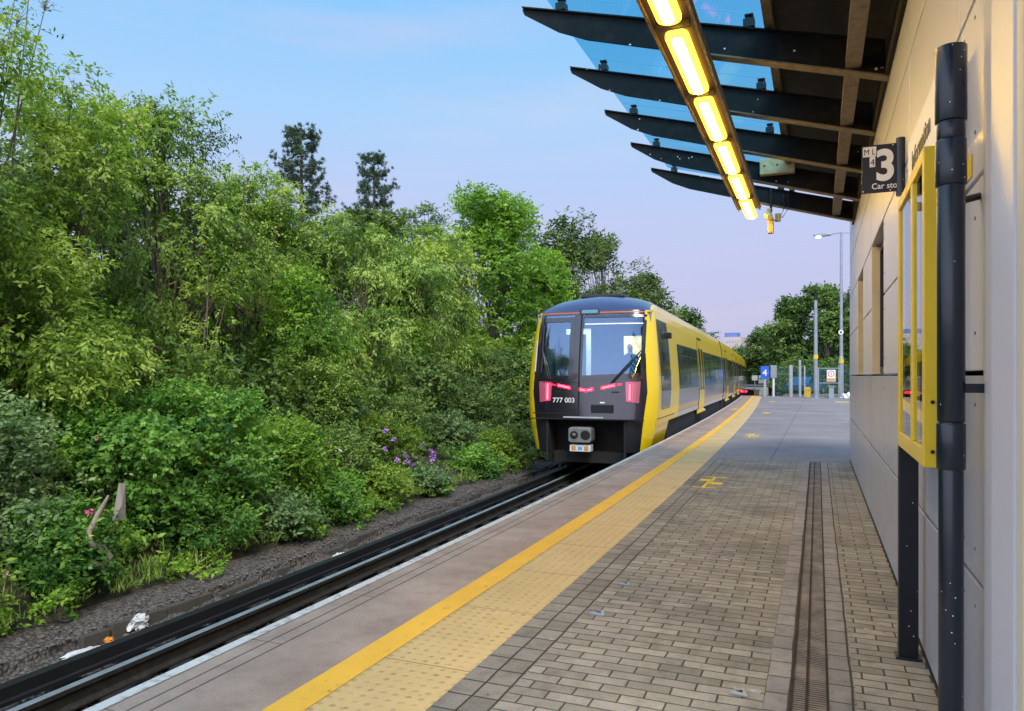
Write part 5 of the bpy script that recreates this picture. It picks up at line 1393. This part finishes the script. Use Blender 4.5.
# dark undergrowth fills behind the front shrubs (unseen depth of the thicket)
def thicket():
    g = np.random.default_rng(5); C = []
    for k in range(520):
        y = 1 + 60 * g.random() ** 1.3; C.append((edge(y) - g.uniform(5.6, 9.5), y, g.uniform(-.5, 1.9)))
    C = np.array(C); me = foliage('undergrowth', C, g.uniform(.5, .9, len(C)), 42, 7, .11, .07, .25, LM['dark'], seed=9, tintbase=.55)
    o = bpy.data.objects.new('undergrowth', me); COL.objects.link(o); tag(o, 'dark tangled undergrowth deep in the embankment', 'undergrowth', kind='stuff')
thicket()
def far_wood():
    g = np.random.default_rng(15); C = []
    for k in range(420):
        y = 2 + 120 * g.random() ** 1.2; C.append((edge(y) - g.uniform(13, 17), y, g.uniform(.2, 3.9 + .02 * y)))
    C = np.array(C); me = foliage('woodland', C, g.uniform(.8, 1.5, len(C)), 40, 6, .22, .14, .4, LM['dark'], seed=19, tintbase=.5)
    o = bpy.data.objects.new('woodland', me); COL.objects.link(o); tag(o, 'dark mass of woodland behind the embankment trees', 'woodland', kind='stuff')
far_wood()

# ---- pines
def pine(label, x, y, zg, zt, rx, seed):
    g = np.random.default_rng(seed); root = empty('pine_tree', (x, y, zg), label=label, cat='tree', group='pine trees behind the leafy trees'); h = zt - zg
    mb = MB(); mb.tube([(0, 0, 0), (.05, 0, h * .5), (0, 0, h - .1)], [.17, .11, .02], 8, cap=False)
    tips = []; dirs = []
    z = h * .35
    while z < h - .25:
        f = 1 - (z - h * .35) / (h * .65); nb = 5; a0 = g.uniform(0, 6.3)
        for k in range(nb):
            a = a0 + 2 * math.pi * k / nb + g.normal() * .25; L = rx * (f ** .8) * g.uniform(.65, 1.1) + .12
            dv = Vector((math.cos(a), math.sin(a), 0)); p0 = Vector((0, 0, z)); p1 = p0 + dv * L * .6 + Vector((0, 0, L * .12)); p2 = p0 + dv * L + Vector((0, 0, L * .42))
            mb.tube([p0, p1, p2], [.035 * f + .01, .02 * f + .008, .006], 5, cap=False)
            for s in np.linspace(.42, 1, 4):
                q = p0.lerp(p1, s / .6) if s < .6 else p1.lerp(p2, (s - .6) / .4)
                nt = 3
                for _ in range(nt):
                    sd = nrm(np.array(dv) * .6 + g.normal(size=3) * .7 + np.array([0, 0, .9])); l = g.uniform(.15, .36)
                    e = q + Vector(sd) * l; mb.tube([q, e], [.008, .004], 4, cap=False)
                    for w in (.5, 1.0): tips.append(np.array(q.lerp(e, w))); dirs.append(sd)
        z += g.uniform(.46, .62)
    tips.append(np.array((0, 0, h - .1))); dirs.append(np.array((0, 0, 1.)))
    tips = np.array(tips); dirs = np.array(dirs); per = 24; idx = np.repeat(np.arange(len(tips)), per); n = len(idx)
    d = nrm(dirs[idx] * .8 + nrm(g.normal(size=(n, 3))) * .9); nn = nrm(g.normal(size=(n, 3)))
    tint = np.clip(g.normal(.45, .16, len(tips))[idx] + g.normal(0, .1, n), 0, 1)
    me = leaf_mesh('crown', tips[idx], d, nn, g.uniform(.10, .17, n), np.full(n, .018), tint, LM['pine'])
    o = bpy.data.objects.new('crown', me); COL.objects.link(o); o.parent = root
    mb.build('trunk', M['bark'], root, smooth=True)
pine('taller dark pine on the left with a rounded top', -16, 20.2, .1, 9.9, 1.75, 3)
pine('shorter dark pine on the right with upturned open branches', -16, 24.6, .1, 10.15, 1.7, 4)

# ---- right background trees
def RTree(label, x, y, zt, rx, kind, seed, tb=.5, zb=.2):
    return make_tree('broadleaf_tree', label, 'tree', x, y, -.5, zt, rx, kind, seed, K=90, cr=.95, nspr=26, per=7, L=.30, W=.18, spr=.5, droop=.15, zb=zb, group='trees beyond the fence', tr=.2, tintbase=tb, limbs=30)
RTree('dark green tree behind the building corner right of the tall lamp', 4.6, 70, 10.6, 3.6, 'dark', 80, .75)
RTree('dark green tree between the two lamp columns', .9, 71, 9.6, 3.3, 'dark', 81, .85)
RTree('dark green tree left of the shorter lamp column', -2.1, 73, 8.6, 3.0, 'dark', 82, .8)
RTree('lower green tree sloping down at the left of the fence trees', -5.2, 84, 6.6, 3.0, 'moss', 83, .35)
RTree('small distant tree next to the end of the platform line', -10.2, 112, 5.6, 3.2, 'dark', 84, .7)
RTree('small distant tree behind the blue sign', -7.0, 100, 6.0, 3.2, 'dark', 85, .8)
RTree('dark green tree farther back beyond the fence', 2.5, 88, 11.5, 4.4, 'dark', 86, .6)
hg = MB()
def hedge():
    g = np.random.default_rng(25); C = []
    for k in range(160):
        C.append((g.uniform(-4, 8), g.uniform(68, 76), g.uniform(.2, 2.6)))
    for k in range(110): t = g.random(); C.append((-11 + 6 * t + g.normal() * .8, 105 - 18 * t, g.uniform(-.8, 1.6)))
    C = np.array(C); me = foliage('hedge', C, g.uniform(.7, 1.2, len(C)), 36, 6, .24, .14, .4, LM['dark'], seed=29, tintbase=.6)
    o = bpy.data.objects.new('hedge', me); COL.objects.link(o); tag(o, 'dark hedge growing behind the mesh fence', 'hedge', kind='stuff')
hedge()

# ---- weeds and grass tufts at the foot of the bank
def grass():
    g = np.random.default_rng(33); n0 = 420; Yg = 2 + 34 * g.random(n0) ** 1.3
    xo = np.array([edge(y) for y in Yg]) - 3.85 - np.abs(g.normal(0, .3, n0)) * 1.0
    base = np.stack([xo, Yg, -.94 + np.clip((-(xo - np.array([edge(y) for y in Yg])) - 3.55) * .35, 0, .4)], 1)
    per = 16; idx = np.repeat(np.arange(n0), per); n = len(idx)
    b = base[idx] + g.normal(size=(n, 3)) * np.array([.05, .05, .0]); d = nrm(g.normal(size=(n, 3)) * .45 + np.array([0, 0, 1.0])); nn = nrm(g.normal(size=(n, 3)))
    tint = np.clip(g.normal(.5, .2, n0)[idx] + g.normal(0, .1, n), 0, 1)
    me = leaf_mesh('grass', b, d, nn, g.uniform(.06, .2, n), np.full(n, .012), tint, LM['grass'])
    o = bpy.data.objects.new('grass', me); COL.objects.link(o); tag(o, 'thin grass and weeds at the foot of the bank', 'grass', kind='stuff')
grass()
wl = ['leafy weed on the bank edge near the crumpled paper', 'leafy weed at the bank foot below the dead branch', 'leafy weed at the bank foot below the white blooms', 'leafy weed at the bank foot below the olive shrub', 'leafy weed at the bank foot below the purple flowers', 'leafy weed at the bank foot nearest the train']
for k, (y, h) in enumerate(((4.9, .32), (6.6, .3), (8.7, .38), (10.6, .33), (13.0, .3), (16.5, .35))):
    g = np.random.default_rng(200 + k); r = empty('weed', (edge(y) - 3.85, y, -.93), label=wl[k], cat='weed', group='weeds at the foot of the bank')
    C = np.stack([g.normal(0, .12, 9), g.normal(0, .2, 9), g.uniform(.05, h, 9)], 1)
    me = foliage('foliage', C, np.full(9, .11), 12, 6, .055, .035, .08, LM['lime'], seed=k + 300, tintbase=.55); o = bpy.data.objects.new('foliage', me); COL.objects.link(o); o.parent = r
    mb = MB()
    for c in C: mb.tube([(0, 0, 0), (c[0] * .6, c[1] * .6, c[2] * .6), tuple(c)], .004, 4)
    mb.build('stem', M['twig'], r)

g = np.random.default_rng(91); n = 260; Yp = 2.4 + 14 * g.random(n) ** 1.4; Xp = g.uniform(-2.8, .42, n)
bp = np.stack([Xp, Yp, np.full(n, .007)], 1); dp = nrm(np.stack([g.normal(size=n), g.normal(size=n), np.zeros(n)], 1)); npn = nrm(np.stack([g.normal(size=n) * .2, g.normal(size=n) * .2, np.ones(n)], 1))
me = leaf_mesh('leaf_litter', bp, dp, npn, g.uniform(.006, .02, n), g.uniform(.004, .010, n), None, P('dry_leaf', (.30, .24, .15), .9, var=.6, vscale=6), fold=.05)
o = bpy.data.objects.new('leaf_litter', me); COL.objects.link(o); tag(o, 'tiny dry leaf scraps and grit scattered over the platform', 'litter', kind='stuff')
# ---- flowers: each bloom cluster a thing
def bloom(label, loc, mat, s, seed, n=26, spread=(1, 1, 1), name='flower', group=None):
    g = np.random.default_rng(seed); c = np.clip(g.normal(size=(n, 3)), -1, 1) * s * np.array(spread) * .3
    d = nrm(g.normal(size=(n, 3))); me = leaf_mesh(name, c, d, nrm(g.normal(size=(n, 3))), g.uniform(.5, 1, n) * s * .8, np.full(n, s * .55), None, mat)
    o = bpy.data.objects.new(name, me); COL.objects.link(o); o.location = loc; tag(o, label, 'flower', group); return o

# ---- dead branch
db = empty('dead_branch', (-6.86, 5.42, -.42), label='pale bent dead branch with peeling bark among the left shrubs', cat='branch')
mb = MB(); mb.tube([(.05, -.12, -.02), (-.02, .06, -.12), (.0, .14, -.02), (.03, .02, .10), (.04, -.12, .16), (.05, -.14, .30), (.03, -.02, .45), (0, .12, .62)], [.03, .035, .035, .035, .035, .03, .03, .012], 8)
mb.build('branch', P('pale_bark', (.26, .22, .16), .8, dirt=.8, dirtcol=(.10, .09, .06), vscale=8), db, smooth=True)
mb = MB(); mb.add([(.02, .16, .35), (.04, .22, .74), (.03, .30, .72), (.0, .33, .33), (.05, .24, .5)], [(0, 4, 1), (1, 4, 2), (2, 4, 3), (3, 4, 0)]); mb.add([(.005, .16, .35), (.025, .22, .74), (.015, .30, .72), (-.015, .33, .33), (.035, .24, .5)], [(0, 4, 1), (1, 4, 2), (2, 4, 3), (3, 4, 0)])
mb.build('bark_flap', P('pale_flap', (.40, .37, .32), .8), db)
FLOWERS = [  # x, y, z, material, size, label
 (-6.9, 5.35, .06, 'pink', .05, 'bright pink rose bloom left of the dead branch'),
 (-7.15, 3.75, .40, 'pink', .045, 'bright pink bloom at the left edge of the rose bush'),
 (-7.2, 7.4, .08, 'pink', .035, 'small pink bloom right of the dead branch'),
 (-7.6, 10.3, .32, 'pink', .05, 'pink bloom on the yellow green shrub'),
 (-7.2, 4.7, -.45, 'palepink', .05, 'pale pink bloom low on the rose bush'),
 (-7.5, 5.9, .75, 'palepink', .045, 'pale orange pink bloom high on the left shrubs'),
 (-7.5, 10.5, .18, 'white', .04, 'white bloom at the bank foot, upper one'),
 (-7.5, 10.8, -.05, 'white', .04, 'white bloom at the bank foot, lower one'),
 (-7.4, 10.0, -.35, 'white', .035, 'white bloom closest to the cess')]
for k, (x, y, z, m_, s, lb) in enumerate(FLOWERS): bloom(lb, (x, y, z), LM[m_], s, 400 + k, n=14)
g = np.random.default_rng(77)
for k in range(14):
    t = k / 13; x = -7.42 + g.normal() * .1; y = 11.8 + 2.0 * t + g.normal() * .15; z = .12 - .38 * t + g.normal() * .12
    bloom('purple flower head in the cluster left of the train', (x, y, z), LM['purple'], .075, 500 + k, n=26, name='purple_flower', group='purple flower heads')

# ================================================================== WORLD, SUN, CAMERA
w = bpy.data.worlds.new('World'); sc.world = w; w.use_nodes = True; t = NT(w); t.n.clear()
SUN_EL, SUN_AZ = R(48), R(145)    # low, behind the viewer
sky = t.new('ShaderNodeTexSky'); sky.sky_type = 'NISHITA'; sky.sun_disc = False; sky.sun_elevation = SUN_EL; sky.sun_rotation = SUN_AZ
sky.air_density = 1.2; sky.dust_density = 2; sky.ozone_density = 2
tc = t.new('ShaderNodeTexCoord').outputs['Generated']; sx = t.new('ShaderNodeSeparateXYZ'); t.link(tc, sx.inputs[0])
z = sx.outputs[2]
grad = t.ramp(z, (0.0, (.42, .43, .63)), (.08, (.46, .45, .66)), (.20, (.45, .50, .74)), (.33, (.34, .55, .82)), (.46, (.22, .50, .84)), (1.0, (.10, .26, .62)))
# faint cloud bands
mp = t.new('ShaderNodeMapping'); mp.inputs['Scale'].default_value = (1.2, 1.2, 9); t.link(tc, mp.inputs['Vector'])
cn = t.noise(2.2, mp.outputs[0], 6, .55)
cl = t.math('MULTIPLY', t.step(cn, .46, .74), .26)
grad = t.mix(cl, grad, (.66, .57, .68))
# brighter bluish sky lobe behind the viewer, out of view, added to light the trees
dt = t.new('ShaderNodeVectorMath', operation='DOT_PRODUCT'); t.link(tc, dt.inputs[0]); dt.inputs[1].default_value = (-.35, -.90, .22)
glow = t.step(dt.outputs['Value'], .05, 1.0)
glowc = t.mix(glow, (0, 0, 0), (1.0, 1.05, 1.25))
add = t.mix(1.0, grad, glowc, 'ADD')
mul = t.new('ShaderNodeVectorMath', operation='SCALE'); t.link(add, mul.inputs[0]); mul.inputs['Scale'].default_value = 11.0
skyt = t.mix(.88, sky.outputs[0], mul.outputs[0])
bg = t.new('ShaderNodeBackground'); t.link(skyt, bg.inputs[0]); bg.inputs[1].default_value = .1
out = t.new('ShaderNodeOutputWorld'); t.link(bg.outputs[0], out.inputs[0])

L = bpy.data.lights.new('sun', 'SUN'); L.energy = 2.8; L.angle = R(26); L.color = (1, .90, .80)
so = bpy.data.objects.new('sun', L); COL.objects.link(so)
dirv = Vector((math.sin(SUN_AZ) * math.cos(SUN_EL), math.cos(SUN_AZ) * math.cos(SUN_EL), math.sin(SUN_EL)))
so.rotation_euler = dirv.to_track_quat('Z', 'Y').to_euler()

cam = bpy.data.cameras.new('camera'); co = bpy.data.objects.new('camera', cam); COL.objects.link(co)
cam.sensor_width = 36; cam.lens = 26.0; cam.clip_start = .05; cam.clip_end = 6000
cam.shift_y = 20.5 / 1024
co.location = (0, 0, EYE); co.rotation_euler = (R(90), 0, PSI); sc.camera = co
sc.view_settings.view_transform = 'Standard'; sc.view_settings.look = 'None'; sc.view_settings.exposure = 0.22; sc.view_settings.gamma = 1
sc.render.film_transparent = False
sc.cycles.max_bounces = 8; sc.cycles.transparent_max_bounces = 16; sc.cycles.use_denoising = True
sc.cycles.sample_clamp_indirect = 6
